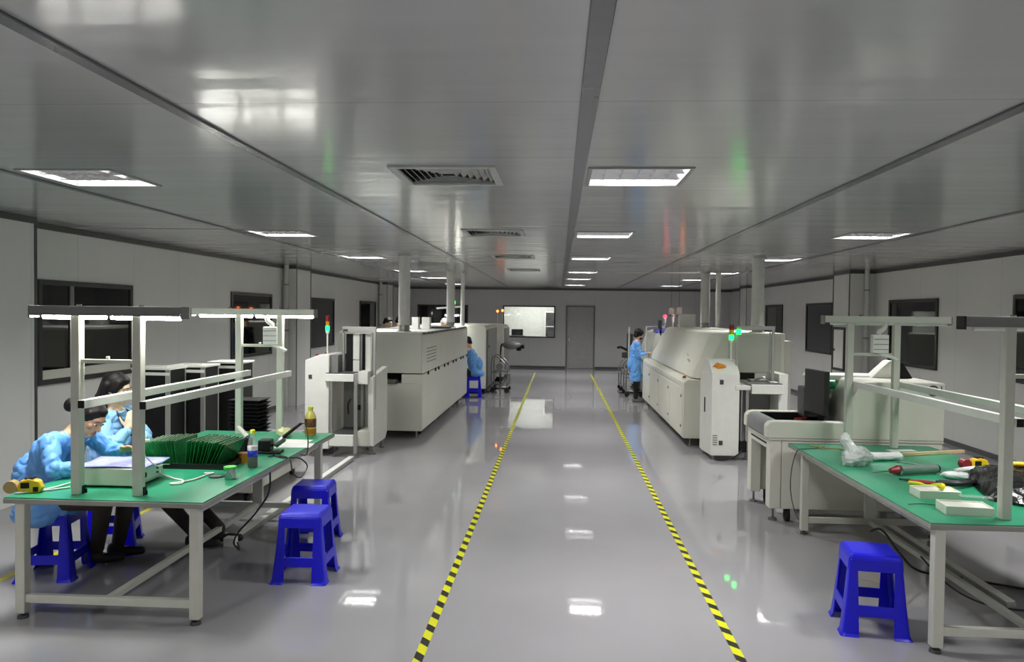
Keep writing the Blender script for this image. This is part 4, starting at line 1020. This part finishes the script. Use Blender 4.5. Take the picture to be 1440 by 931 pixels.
# monitor standing on the bed
t = thing('monitor', 'black flat monitor standing on the bed of the cream machine', 'monitor', (2.50, 7.53, .935), -1.46)
q = MB(); q.box(-.22, .22, -.025, .025, .03, .455); q.build('monitor_case', 'screen', t, bevel=.008)
q = MB(); q.box(-.2, .2, .025, .028, .05, .435); q.build('monitor_screen', 'glassdark', t)
q = MB(); q.box(-.03, .03, .026, .06, -.08, .22); q.box(-.12, .12, -.07, .09, -.09, -.075); q.build('monitor_stand', 'black', t, bevel=.004)

# ---- far left: placement machine, feeder trolley, lamp
def far_box(t, x0, x1, y0, y1, z, front, side):
    q = MB(); q.prism([(x0, .12), (x1, .12), (x1, z-.08), (x1-.06, z-.02), (x1-.25, z), (x0, z)], 'y', y0, y1); q.build('machine_body', front, t, bevel=.02, seg=3)
t = thing('placement_machine', 'pale rounded machine with grey doors beyond the left oven', 'machine', (-1.69, 17.75, 0))
far_box(t, -1.6, 0, 0, 3.0, 1.62, 'cream2', 'mgrey')
q = MB(); q.box(0, .012, .05, .30, .15, 1.5); q.build('door_pillar', 'dgrey', t, bevel=.004)
q = MB(); q.box(0, .014, .34, 2.9, .15, 1.52); q.build('side_door', 'mgrey', t, bevel=.006)
q = MB(); q.cyl((.014, .5, 1.1), (.03, .5, 1.1), .03); q.build('door_knob', 'black', t)
q = MB(); q.box(-1.5, -.05, .1, 2.9, 0, .12); q.build('plinth', 'black', t)
t = thing('placement_machine', 'second pale machine with two orange signal lamps, farthest along the left line', 'machine', (-1.52, 21.2, 0))
far_box(t, -1.6, 0, 0, 2.2, 1.58, 'cream2', 'mgrey')
q = MB(); q.box(0, .014, .1, 2.1, .15, 1.48); q.build('side_door', 'mgrey', t, bevel=.006)
q = MB(); q.box(-1.5, -.05, .1, 2.1, 0, .12); q.build('plinth', 'black', t)
for (x, y, h) in ((-.08, .4, .36), (-.26, .9, .34)):
    q = MB(); q.cyl((x, y, 1.6), (x, y, 1.6+h), .012); sl = q.build('signal_pole', 'white', t)
    q = MB(); q.ball((x, y, 1.6+h+.02), .035); q.build('orange_lens', 'lens_orange_on', sl)
def feeder_cart(loc, label, sx):
    t = thing('feeder_cart', label, 'cart', loc, 0, 'feeder carts')
    q = MB()
    for y in (0, .7):
        q.tube(catmull([(0, y, .12), (0, y, .75), (sx*.06, y, .88), (sx*.22, y, .80), (sx*.36, y, .62), (sx*.38, y, .3), (sx*.38, y, .12)]), .016, 8)
    for z, x in ((.14, .0), (.14, .38), (.45, .38), (.62, .36)): q.tube([(sx*x, 0, z), (sx*x, .7, z)], .013, 8)
    for y in (.0, .7): q.tube([(0, y, .14), (sx*.38, y, .14)], .013, 8); q.tube([(0, y, .5), (sx*.38, y, .45)], .012, 8)
    q.build('tube_frame', 'steel', t, smooth=True)
    q = MB(); q.box(*sorted((0, sx*.34)), .05, .65, .50, .52); q.build('cart_shelf', 'mgrey', t)
    for k in range(5):
        q = MB(); yy = .1+.12*k; q.lathe([(.01, -.02), (.085, -.02), (.085, -.012), (.03, -.012), (.03, .012), (.085, .012), (.085, .02), (.01, .02)], (sx*.18, yy, .62), 18, Matrix.Rotation(PI/2, 4, 'X')); q.build('component_reel', 'white' if k % 2 else 'mgrey', t)
    for x in (0.02, .36):
        for y in (.02, .68): q = MB(); q.cyl((sx*x, y-.015, .06), (sx*x, y+.015, .06), .058); q.box(sx*x-.02, sx*x+.02, y-.02, y+.02, .08, .14); q.build('caster', 'rubber', t)
    return t
feeder_cart((-1.58, 18.05, 0), 'chrome tube feeder cart standing beside the machine beyond the left oven', 1)
t = thing('monitor', 'grey monitor with a black arm tilted over the far left feeder cart', 'monitor', (-1.46, 19.2, 0))
q = MB(); q.tube(catmull([(.0, 0, .9), (.02, 0, 1.1), (.1, 0, 1.12)]), .02, 8); q.build('monitor_arm', 'black', t, smooth=True)
q = MB(); q.ball((.28, 0, 1.10), (.24, .18, .11)); q.build('monitor_case', 'mgrey', t, smooth=True)
q = MB(); q.box(.40, .52, -.08, .08, .96, 1.06); q.cyl((.5, -.02, 1.06), (.6, -.02, 1.07), .05, .055); q.build('monitor_handle', 'black', t, bevel=.02)
q = MB(); q.box(-.02, .02, -.04, .04, .0, .9); q.box(-.1, .14, -.12, .12, 0, .03); q.build('monitor_post', 'dgrey', t)
t = thing('arm_lamp', 'lit white arm lamp above the worker behind the left oven', 'lamp', (-2.60, 17.64, 0))
q = MB(); q.tube([(-.25, 0, 2.0), (.35, 0, 2.05)], .022, 8); q.cyl((.33, 0, 0), (.33, 0, 2.06), .02); q.build('lamp_arm', 'white', t)
q = MB(); q.box(-.05, .28, -.06, .06, 1.84, 1.87); q.build('lamp_head', 'white', t, bevel=.008)
q = MB(); q.box(-.04, .27, -.05, .05, 1.825, 1.84); q.build('lamp_diffuser', 'tube_on', t)
# ---- far right: placement machine with arch, carts, signals
t = thing('placement_machine', 'pale machine with a white arch and signal lamps beyond the right oven', 'machine', (1.98, 16.95, 0))
q = MB(); q.prism([(0, .12), (1.5, .12), (1.5, 1.55), (.3, 1.55), (.16, 1.50), (.0, 1.0)], 'y', 0, 1.9); q.build('machine_body', 'cream2', t, bevel=.02)
q = MB(); q.prism([(.17, 1.50), (.18, 1.60), (.62, 1.60), (.62, 1.50)], 'y', .0, .6); q.build('acrylic_hood', 'bluepanel', t, bevel=.006)
q = MB(); q.tube([(-.02, .3, 1.0), (-.02, .3, 1.64), (.36, .3, 1.64), (.36, .3, 1.5)], .02, 8); q.build('arch_frame', 'white', t)
q = MB(); q.boxc((.26, .15, 1.62), (.05, .3, .34)); q.cyl((.28, .2, 1.4), (.28, .2, 1.5), .03); q.build('tilted_screen', 'screen', t, bevel=.008)
q = MB(); q.box(.1, 1.4, .1, 1.8, 0, .12); q.build('plinth', 'black', t)
for x, y, h, lens in ((.42, .5, .30, 'lens_red_on'), (.60, .5, .33, None), (.80, .6, .30, 'lens_orange_on')):
    q = MB(); q.cyl((x, y, 1.54), (x, y, 1.55+h), .012); q.cyl((x, y, 1.55+h*.6), (x, y, 1.55+h), .028); sl = q.build('signal_pole', 'white', t)
    q = MB(); q.ball((x, y, 1.57+h), .042); q.build('signal_lens', lens or 'ventw', sl)
q = MB(); q.lathe([(0, 0), (.1, .03), (.1, .05), (0, .05)], (.80, .6, 1.63), 18); q.build('lamp_dish', 'white', t)
feeder_cart((1.95, 17.7, 0), 'chrome tube feeder cart beyond the standing worker on the right', -1)
feeder_cart((1.93, 18.9, 0), 'chrome tube feeder cart farthest away on the right', -1)
t = thing('feeder_rack', 'dark feeder rack with a white post behind the standing worker', 'rack', (1.70, 18.56, 0))
q = MB(); q.box(-.02, .02, -.02, .02, 0, 1.6); q.build('rack_post', 'white', t)
q = MB(); q.box(-.16, .05, .02, .2, .85, 1.0); q.box(-.05, .1, .02, .16, 1.0, 1.45); q.build('rack_body', 'dgrey', t, bevel=.02)
q = MB(); q.tube(catmull([(-.05, .0, 1.05), (-.2, -.02, 1.12), (-.28, 0, 1.1)]), .03, 8); q.build('rack_handle', 'black', t, smooth=True)
q = MB(); q.box(-.22, .22, -.1, .24, 0, .04); q.build('rack_foot', 'dgrey', t)
t = thing('carton', 'white carton standing on the right oven beside the far duct', 'carton', (2.62, 15.75, 1.66))
q = MB(); q.box(-.17, .14, -.12, .12, 0, .27); q.build('carton_body', 'paper', t, bevel=.004)
q = MB(); q.box(-.17, .14, -.12, -.003, .27, .276); q.box(-.17, .14, .003, .12, .27, .276); q.build('carton_flap', 'ventw', t)
for x, z, lab in ((2.62, 2.08, 'small white card hanging on a thin cord above the far right machine, left one'), (2.80, 2.08, 'small white card hanging on a thin cord above the far right machine, right one')):
    t = thing('hanging_card', lab, 'card', (x, 18.0, 0), 0, 'hanging cards')
    q = MB(); q.cyl((0, 0, z), (0, 0, H), .004, n=6); q.build('cord', 'dgrey', t)
    q = MB(); q.box(-.06, .06, -.004, .004, z-.17, z); q.build('card', 'ventw', t, bevel=.002)
    q = MB(); q.box(-.06, .06, -.005, .005, z-.2, z-.16); q.build('card_foot', 'dgrey', t)
# ------------------------------------------------------------------ people
def fused(q, name, mm, parent, origin, voxel, smooth_it=6, more=(), wrinkle=0.0):
    """closed shapes in q fused into one continuous surface"""
    bmesh.ops.translate(q.bm, verts=q.bm.verts[:], vec=-V(origin))
    me = q.mesh('tmp'); o = bpy.data.objects.new('tmp', me); COL.objects.link(o)
    r = o.modifiers.new('r', 'REMESH'); r.mode = 'VOXEL'; r.voxel_size = voxel
    s = o.modifiers.new('s', 'SMOOTH'); s.factor = .5; s.iterations = smooth_it
    dg = bpy.context.evaluated_depsgraph_get(); dg.update()
    me2 = bpy.data.meshes.new_from_object(o.evaluated_get(dg)); bpy.data.objects.remove(o); bpy.data.meshes.remove(me)
    if wrinkle:
        me2.update(); ns = [v.normal.copy() for v in me2.vertices]
        for v, nn in zip(me2.vertices, ns):
            p = V((v.co.x*8+v.co.z*5, v.co.y*9, v.co.z*9-v.co.x*3))+V(origin)*3; p2 = V((v.co.x*23, v.co.y*21, v.co.z*15))
            v.co += nn*wrinkle*(.35-max(0, 1-4.5*abs(noise.noise(p)))-.5*max(0, 1-4*abs(noise.noise(p2*.6)))+.3*noise.noise(p2))
    me2.name = name; me2.materials.clear()
    for m_ in (mm, *more): me2.materials.append(M[m_])
    me2.polygons.foreach_set('use_smooth', [True]*len(me2.polygons))
    ob = bpy.data.objects.new(name, me2); COL.objects.link(ob)
    if parent is not None: ob.parent = parent
    else: ob.location = origin
    return ob

def basis(F, U):
    F = V(F).normalized(); U = V(U); U = (U-F*U.dot(F)).normalized(); return F, U, F.cross(U)

def hand(q, wrist, d, n_, thumb, curl):
    """palm of four metacarpals, five separate bent fingers; thumb = direction of the thumb side"""
    d = V(d).normalized(); n_ = V(n_); n_ = (n_-d*n_.dot(d)).normalized(); s = V(thumb); s = (s-d*s.dot(d)-n_*s.dot(n_)).normalized()
    w = V(wrist)
    q.cap(w-d*.02, w+d*.02, .024, .024)
    for k, (off, ln) in enumerate(((.030, .93), (.010, 1.05), (-.010, .98), (-.029, .78))):
        kn = w+d*(.085-.004*abs(k-1))+s*off
        q.cap(w+d*.012+s*off*.6, kn, .0145, .0115)
        p = kn; a = curl*.35
        for j, (seg, r0, r1) in enumerate(((.043, .0092, .0085), (.027, .0085, .0078), (.021, .0078, .0068))):
            dd = (d*math.cos(a)+n_*math.sin(a)+s*off*1.2*(1-curl*.5)).normalized(); p2 = p+dd*seg*ln; q.cap(p, p2, r0, r1); p = p2; a += curl*.6
    p = w+d*.022+s*.022
    for seg, mixd, r0, r1 in ((.042, .55, .014, .0115), (.032, .85, .0105, .0092), (.025, 1.1, .0092, .0075)):
        dd = (d*mixd+s*.75+n_*.45*curl).normalized(); p2 = p+dd*seg; q.cap(p, p2, r0, r1); p = p2

def person(label, loc, J, F, U, skin, coat, legs, shoe, hairstyle, voxel, hem, mask=False, grip=1.0, coatlen=None, hs=1.0, lanyard=False):
    o0 = V(loc); P = {k: V(v) for k, v in J.items() if not k.startswith('hand')}
    F, U, R = basis(F, U); hc = P['head']
    at = lambda r, f, u: hc+(R*r+F*f+U*u)*hs
    hm = Matrix((R, F, U)).transposed()*hs
    ax = (P['shR']-P['shL']).normalized()
    q = MB()
    q.ball(at(0, -.008, .028), (.072, .09, .082), hm, 20, 14); q.ball(at(0, .020, -.04), (.057, .062, .072), hm, 18, 12)
    q.ball(at(0, .058, -.092), (.024, .022, .018), hm); q.ball(at(0, .068, .022), (.05, .02, .022), hm)
    q.cap(at(0, .084, .0), at(0, .100, -.034), .008, .0125); q.ball(at(0, .087, -.037), (.017, .012, .009), hm)
    q.ball(at(0, .080, -.062), (.022, .010, .007), hm); q.ball(at(0, .078, -.071), (.019, .010, .006), hm)
    for s_ in (-1, 1):
        q.ball(at(s_*.073, -.012, -.008), (.010, .019, .031), hm); q.ball(at(s_*.04, .052, -.022), (.022, .02, .02), hm)
    q.cap(at(0, -.025, -.06), P['neck'], .05, .054)
    # trunk
    for s_ in (-1, 1):
        q.cap(P['pelvis']+ax*s_*.075, P['chest']+ax*s_*.075, .092, .098); q.cap(P['chest']+ax*s_*.075, P['neck']+ax*s_*.03-V((0, 0, .03)), .095, .06)
    for a in 'LR':
        q.cap(P['neck']-V((0, 0, .04)), P['sh'+a], .055, .05); q.cap(P['sh'+a], P['el'+a], .046, .037); q.cap(P['el'+a], P['wr'+a], .036, .025)
        q.cap(P['hip'+a], P['kn'+a], .078, .053); q.cap(P['kn'+a], P['an'+a], .05, .034)
        toe = P['an'+a]+V(J.get('toe'+a, (1, 0, 0))).normalized()*.15; toe.z = max(P['an'+a].z-.055, .022)
        q.cap(P['an'+a]-V((0, 0, .04)), toe, .034, .026)
        hd, hn, th = J.get('hand'+a, ((1, 0, 0), (0, 0, -1), (0, 1, 0)))
        hand(q, P['wr'+a], hd, hn, th, grip)
    body = fused(q, 'person', skin, None, o0, voxel, 5, ('lip',))
    tag(body, label, 'person')
    lipc = at(0, .088, -.066)-o0
    for p in body.data.polygons:
        if (p.center-lipc).length < .024:
            dv = p.center+o0-hc
            if abs(dv.dot(U)+.0665) < .010 and abs(dv.dot(R)) < .021 and dv.dot(F) > .07: p.material_index = 1
    def child(q, nm, mm, vx, it=5, wr=0.0): return fused(q, nm, mm, body, o0, vx, it, wrinkle=wr)
    # eyes and brows
    for s_ in (-1, 1):
        q = MB(); q.ball(at(s_*.031, .0755, .0)-o0, (.0125, .0088, .0042), hm, 12, 8); e = q.build('eye', 'eyewhite', body, smooth=True)
        q = MB(); q.ball(at(s_*.031, .0828, -.0005)-o0, (.0068, .0042, .0042), hm, 12, 8); q.build('iris', 'iris', e, smooth=True)
        q = MB(); q.tube(catmull([at(s_*.014, .088, .021)-o0, at(s_*.031, .088, .026)-o0, at(s_*.048, .078, .021)-o0]), .0028, 6); q.build('eyebrow', 'hair', body, smooth=True)
    # hair
    q = MB()
    if hairstyle == 'cap':
        q.ball(at(0, -.012, .045), (.085, .104, .080), hm, 20, 14); q.ball(at(0, -.06, .0), (.075, .06, .06), hm)
        child(q, 'cap', 'coatwhite', voxel*1.2)
    else:
        q.ball(at(0, -.017, .038), (.082, .096, .085), hm, 20, 14); q.ball(at(0, .034, .072), (.062, .042, .030), hm); q.ball(at(0, -.05, -.01), (.075, .06, .065), hm)
        for s_ in (-1, 1): q.cap(at(s_*.062, .028, .055), at(s_*.074, -.01, -.012), .022, .016)
        if hairstyle == 'bun':
            q.ball(at(0, -.165, -.01), (.045, .042, .05), hm); q.cap(at(0, -.09, .0), at(0, -.15, -.01), .045, .036)
        if hairstyle == 'short': q.ball(at(0, -.07, -.04), (.06, .04, .04), hm)
        if hairstyle == 'bob':
            q.ball(at(0, -.03, .03), (.095, .105, .095), hm); q.ball(at(0, -.06, -.04), (.08, .06, .06), hm)
        if hairstyle == 'long':
            for s_ in (-1, -.5, 0, .5, 1):
                a = at(s_*.066, -.05-.035*(1-abs(s_)), .02); q.cap(a, a-U*.12-F*.015, .036, .034); q.cap(a-U*.12-F*.015, a-V((.07, .0, .27)), .040, .024)
            for s_ in (-1, 1): q.cap(at(s_*.073, .028, .03), at(s_*.072, .012, -.085), .017, .013)
        child(q, 'hair', 'hair', voxel*1.2, 3)
    if mask:
        q = MB(); q.ball(at(0, .045, -.055), (.057, .052, .052), hm); child(q, 'face_mask', 'shirtblack', voxel*1.3)
    # smock: trunk, sleeves, skirt
    q = MB(); dz = V((0, 0, .03))
    for s_ in (-1, 1):
        q.cap(P['pelvis']+ax*s_*.085, P['chest']+ax*s_*.085, .118, .116); q.cap(P['chest']+ax*s_*.08, P['neck']+ax*s_*.035-V((0, 0, .055)), .112, .062)
    for a in 'LR':
        q.cap(P['neck']-V((0, 0, .06)), P['sh'+a], .066, .066); q.cap(P['sh'+a], P['el'+a], .064, .054)
        e = P['el'+a]; w = P['wr'+a]; q.cap(e, e+(w-e)*.86, .053, .042)
    for c, r in hem: q.ball(c, r, None, 20, 12)
    if coatlen:
        c0 = P['pelvis']
        for s_ in (-1, -.4, .4, 1): q.cyl(c0+ax*s_*.095+V((0, 0, .05)), V((c0.x, c0.y, coatlen))+ax*s_*.12, .115, .125, 18)
    child(q, 'smock', coat, voxel*1.2, 2, .0105)
    q = MB(); nk = P['neck']-V((0, 0, .02))
    q.tube([nk+Matrix.Rotation(2*PI*k/14, 3, 'Z') @ V((.066, 0, .008*math.sin(2*PI*k/14))) for k in range(15)], .014, 8)
    child(q, 'collar', coat, voxel*1.2, 2)
    if lanyard:
        q = MB()
        for s_ in (-1, 1):
            q.tube(catmull([nk+ax*s_*.06+F*.04+V((0, 0, .02)), P['chest']+ax*s_*.07+V((.115, 0, .10)), P['chest']+ax*s_*.02+V((.15, 0, -.06))]), .012, 6)
        child(q, 'lanyard', 'navy', .006, 1)
    for a in 'LR':
        q = MB(); q.cap(P['hip'+a], P['kn'+a], .094, .068); q.cap(P['kn'+a], P['an'+a]+V((0, 0, .02)), .066, .05); child(q, 'trouser_leg', legs, voxel*1.5, 3)
        d = V(J.get('toe'+a, (1, 0, 0))).normalized(); an = P['an'+a]; z = max(an.z-.055, .03)
        q = MB(); h0 = V((an.x, an.y, z))-d*.045
        q.cap(h0+V((0, 0, .012)), h0+d*.10, .042, .038); q.cap(h0+d*.10, h0+d*.21, .04, .03); q.cap(h0+V((0, 0, .03)), h0+V((0, 0, .03))+d*.06, .038, .03)
        ob = child(q, 'shoe', shoe, voxel*1.3, 3)
        zmin = min(v.co.z for v in ob.data.vertices)
    return body

person('person in a blue smock with a hair bun leaning over the left bench', (-3.57, 5.20, 0), dict(
    pelvis=(-3.61, 5.20, .575), chest=(-3.53, 5.18, .90), neck=(-3.40, 5.15, 1.035), head=(-3.265, 5.13, 1.135),
    shR=(-3.47, 4.99, .985), elR=(-3.36, 4.88, .815), wrR=(-3.17, 5.06, .80), handR=((.7, .6, .1), (.1, .1, -1), (-.5, .8, 0)),
    shL=(-3.43, 5.35, .985), elL=(-3.33, 5.46, .84), wrL=(-3.17, 5.36, .875), handL=((.85, -.2, .15), (0, -.6, -.8), (0, -.7, .7)),
    hipR=(-3.57, 5.11, .565), knR=(-3.15, 5.10, .56), anR=(-3.40, 5.42, .10), toeR=(.9, .3, 0),
    hipL=(-3.57, 5.29, .565), knL=(-3.12, 5.34, .55), anL=(-3.34, 5.60, .10), toeL=(.95, .2, 0)),
    (.84, -.16, -.52), (.5, 0, .86), 'skin', 'coat', 'trousers', 'shoe', 'bun', .0062, hem=
    [((-3.57, 5.20, .52), (.225, .22, .13)), ((-3.70, 5.20, .72), (.13, .2, .17)), ((-3.62, 5.06, .47), (.17, .10, .10)), ((-3.42, 5.2, .58), (.16, .19, .09))], grip=.9, hs=1.1)
person('person in a pale blue smock with long hair, seated behind the leaning worker', (-3.60, 5.93, 0), dict(
    pelvis=(-3.63, 5.95, .585), chest=(-3.60, 5.94, .93), neck=(-3.565, 5.93, 1.09), head=(-3.535, 5.90, 1.262),
    shR=(-3.57, 5.75, 1.03), elR=(-3.46, 5.66, .80), wrR=(-3.40, 5.83, .945), handR=((.1, .25, 1), (-.3, .8, 0), (-.9, -.1, .1)),
    shL=(-3.55, 6.11, 1.03), elL=(-3.44, 6.16, .83), wrL=(-3.36, 5.93, .84), handL=((.9, -.3, .1), (0, -.3, -1), (0, -.9, .3)),
    hipR=(-3.58, 5.86, .575), knR=(-3.20, 5.82, .50), anR=(-2.86, 5.86, .10), toeR=(1, .1, 0),
    hipL=(-3.58, 6.04, .575), knL=(-3.16, 6.03, .52), anL=(-2.74, 6.02, .10), toeL=(1, .1, 0)),
    (.95, .18, -.24), (.24, 0, .97), 'skin2', 'coat2', 'trousers', 'shoe', 'long', .0068,
    [((-3.60, 5.95, .55), (.21, .21, .11))], grip=.9, hs=1.1, lanyard=True)
person('person in a blue smock and black trousers standing beside the right oven', (1.69, 16.78, 0), dict(
    pelvis=(1.69, 16.78, .86), chest=(1.68, 16.78, 1.17), neck=(1.71, 16.77, 1.335), head=(1.755, 16.76, 1.475),
    shR=(1.69, 16.60, 1.275), elR=(1.74, 16.55, 1.03), wrR=(1.90, 16.64, 1.08), handR=((1, .2, .1), (0, .3, -1), (0, .9, .2)),
    shL=(1.69, 16.96, 1.275), elL=(1.76, 16.98, 1.03), wrL=(1.92, 16.90, 1.08), handL=((1, -.2, .1), (0, -.3, -1), (0, -.9, .2)),
    hipR=(1.70, 16.69, .83), knR=(1.71, 16.69, .46), anR=(1.69, 16.69, .085), toeR=(1, -.1, 0),
    hipL=(1.70, 16.87, .83), knL=(1.72, 16.87, .46), anL=(1.71, 16.87, .085), toeL=(1, .1, 0)),
    (.86, .2, -.42), (.4, 0, .9), 'skin', 'coat', 'trousersblack', 'shoegrey', 'bob', .0085, [((1.66, 16.78, .82), (.15, .2, .2))], mask=True, coatlen=.46)
person('person in a blue smock sitting on the far stool past the left oven', (-1.90, 17.10, 0), dict(
    pelvis=(-1.88, 17.10, .575), chest=(-1.95, 17.09, .92), neck=(-2.00, 17.08, 1.08), head=(-2.055, 17.07, 1.25),
    shL=(-1.97, 16.91, 1.02), elL=(-2.10, 16.97, .80), wrL=(-2.30, 17.02, .82), handL=((-1, .1, 0), (0, 0, -1), (0, 1, 0)),
    shR=(-1.97, 17.27, 1.02), elR=(-2.12, 17.32, .80), wrR=(-2.32, 17.22, .82), handR=((-1, -.1, 0), (0, 0, -1), (0, -1, 0)),
    hipL=(-1.92, 17.01, .57), knL=(-2.32, 17.0, .52), anL=(-2.30, 17.0, .085), toeL=(-1, 0, 0),
    hipR=(-1.92, 17.19, .57), knR=(-2.32, 17.22, .52), anR=(-2.32, 17.22, .085), toeR=(-1, 0, 0)),
    (-.9, 0, -.3), (-.3, 0, .95), 'skin', 'coat', 'trousersblack', 'shoe', 'short', .0088, [((-1.86, 17.10, .54), (.2, .2, .1)), ((-1.80, 17.10, .74), (.1, .18, .17))])
def standing(label, x, y, hh, F, coat, style):
    s = hh/1.70
    X = lambda dx, dy, z: (x+dx, y+dy, z*s)
    return person(label, (x, y, 0), dict(
        pelvis=X(-.10, 0, .92), chest=X(-.07, 0, 1.24), neck=X(-.04, 0, 1.41), head=X(.0, 0, 1.565),
        shR=X(-.07, -.19, 1.35), elR=X(.0, -.24, 1.08), wrR=X(.2, -.15, 1.08), handR=((1, .2, 0), (0, .2, -1), (0, 1, 0)),
        shL=X(-.07, .19, 1.35), elL=X(.0, .24, 1.08), wrL=X(.2, .15, 1.08), handL=((1, -.2, 0), (0, -.2, -1), (0, -1, 0)),
        hipR=X(-.1, -.09, .88), knR=X(-.09, -.09, .48), anR=(x-.11, y-.09, .085), hipL=X(-.1, .09, .88), knL=X(-.09, .09, .48), anL=(x-.11, y+.09, .085)),
        F, (.3, 0, .95), 'skin', coat, 'trousersblack', 'shoe', style, .0095, [], coatlen=.55)
standing('person with short black hair in a blue smock standing behind the left oven', -3.70, 16.35, 1.82, (.85, -.2, -.35), 'coat', 'short')
standing('person in black clothing standing beyond the blue-smocked worker behind the left oven', -3.62, 17.25, 1.84, (.8, .2, -.4), 'shirtblack', 'short')
standing('person in a white cap under the arm lamp past the left oven', -2.62, 17.42, 1.80, (.75, -.45, -.45), 'coatwhite', 'cap')

# ------------------------------------------------------------------ light and view
w = bpy.data.worlds.new('world'); S.world = w; w.use_nodes = True
w.node_tree.nodes['Background'].inputs[0].default_value = (.02, .02, .021, 1); w.node_tree.nodes['Background'].inputs[1].default_value = .3
S.view_settings.view_transform = 'Standard'; S.view_settings.look = 'None'; S.view_settings.gamma = 1; S.view_settings.use_curve_mapping = False
S.view_settings.exposure = 1.0
S.cycles.max_bounces = 7; S.cycles.diffuse_bounces = 4; S.cycles.glossy_bounces = 4; S.cycles.transmission_bounces = 6; S.cycles.transparent_max_bounces = 8
S.cycles.sample_clamp_indirect = 4.0; S.cycles.blur_glossy = 0.1; S.cycles.caustics_reflective = False; S.cycles.caustics_refractive = False
S.cycles.use_denoising = True
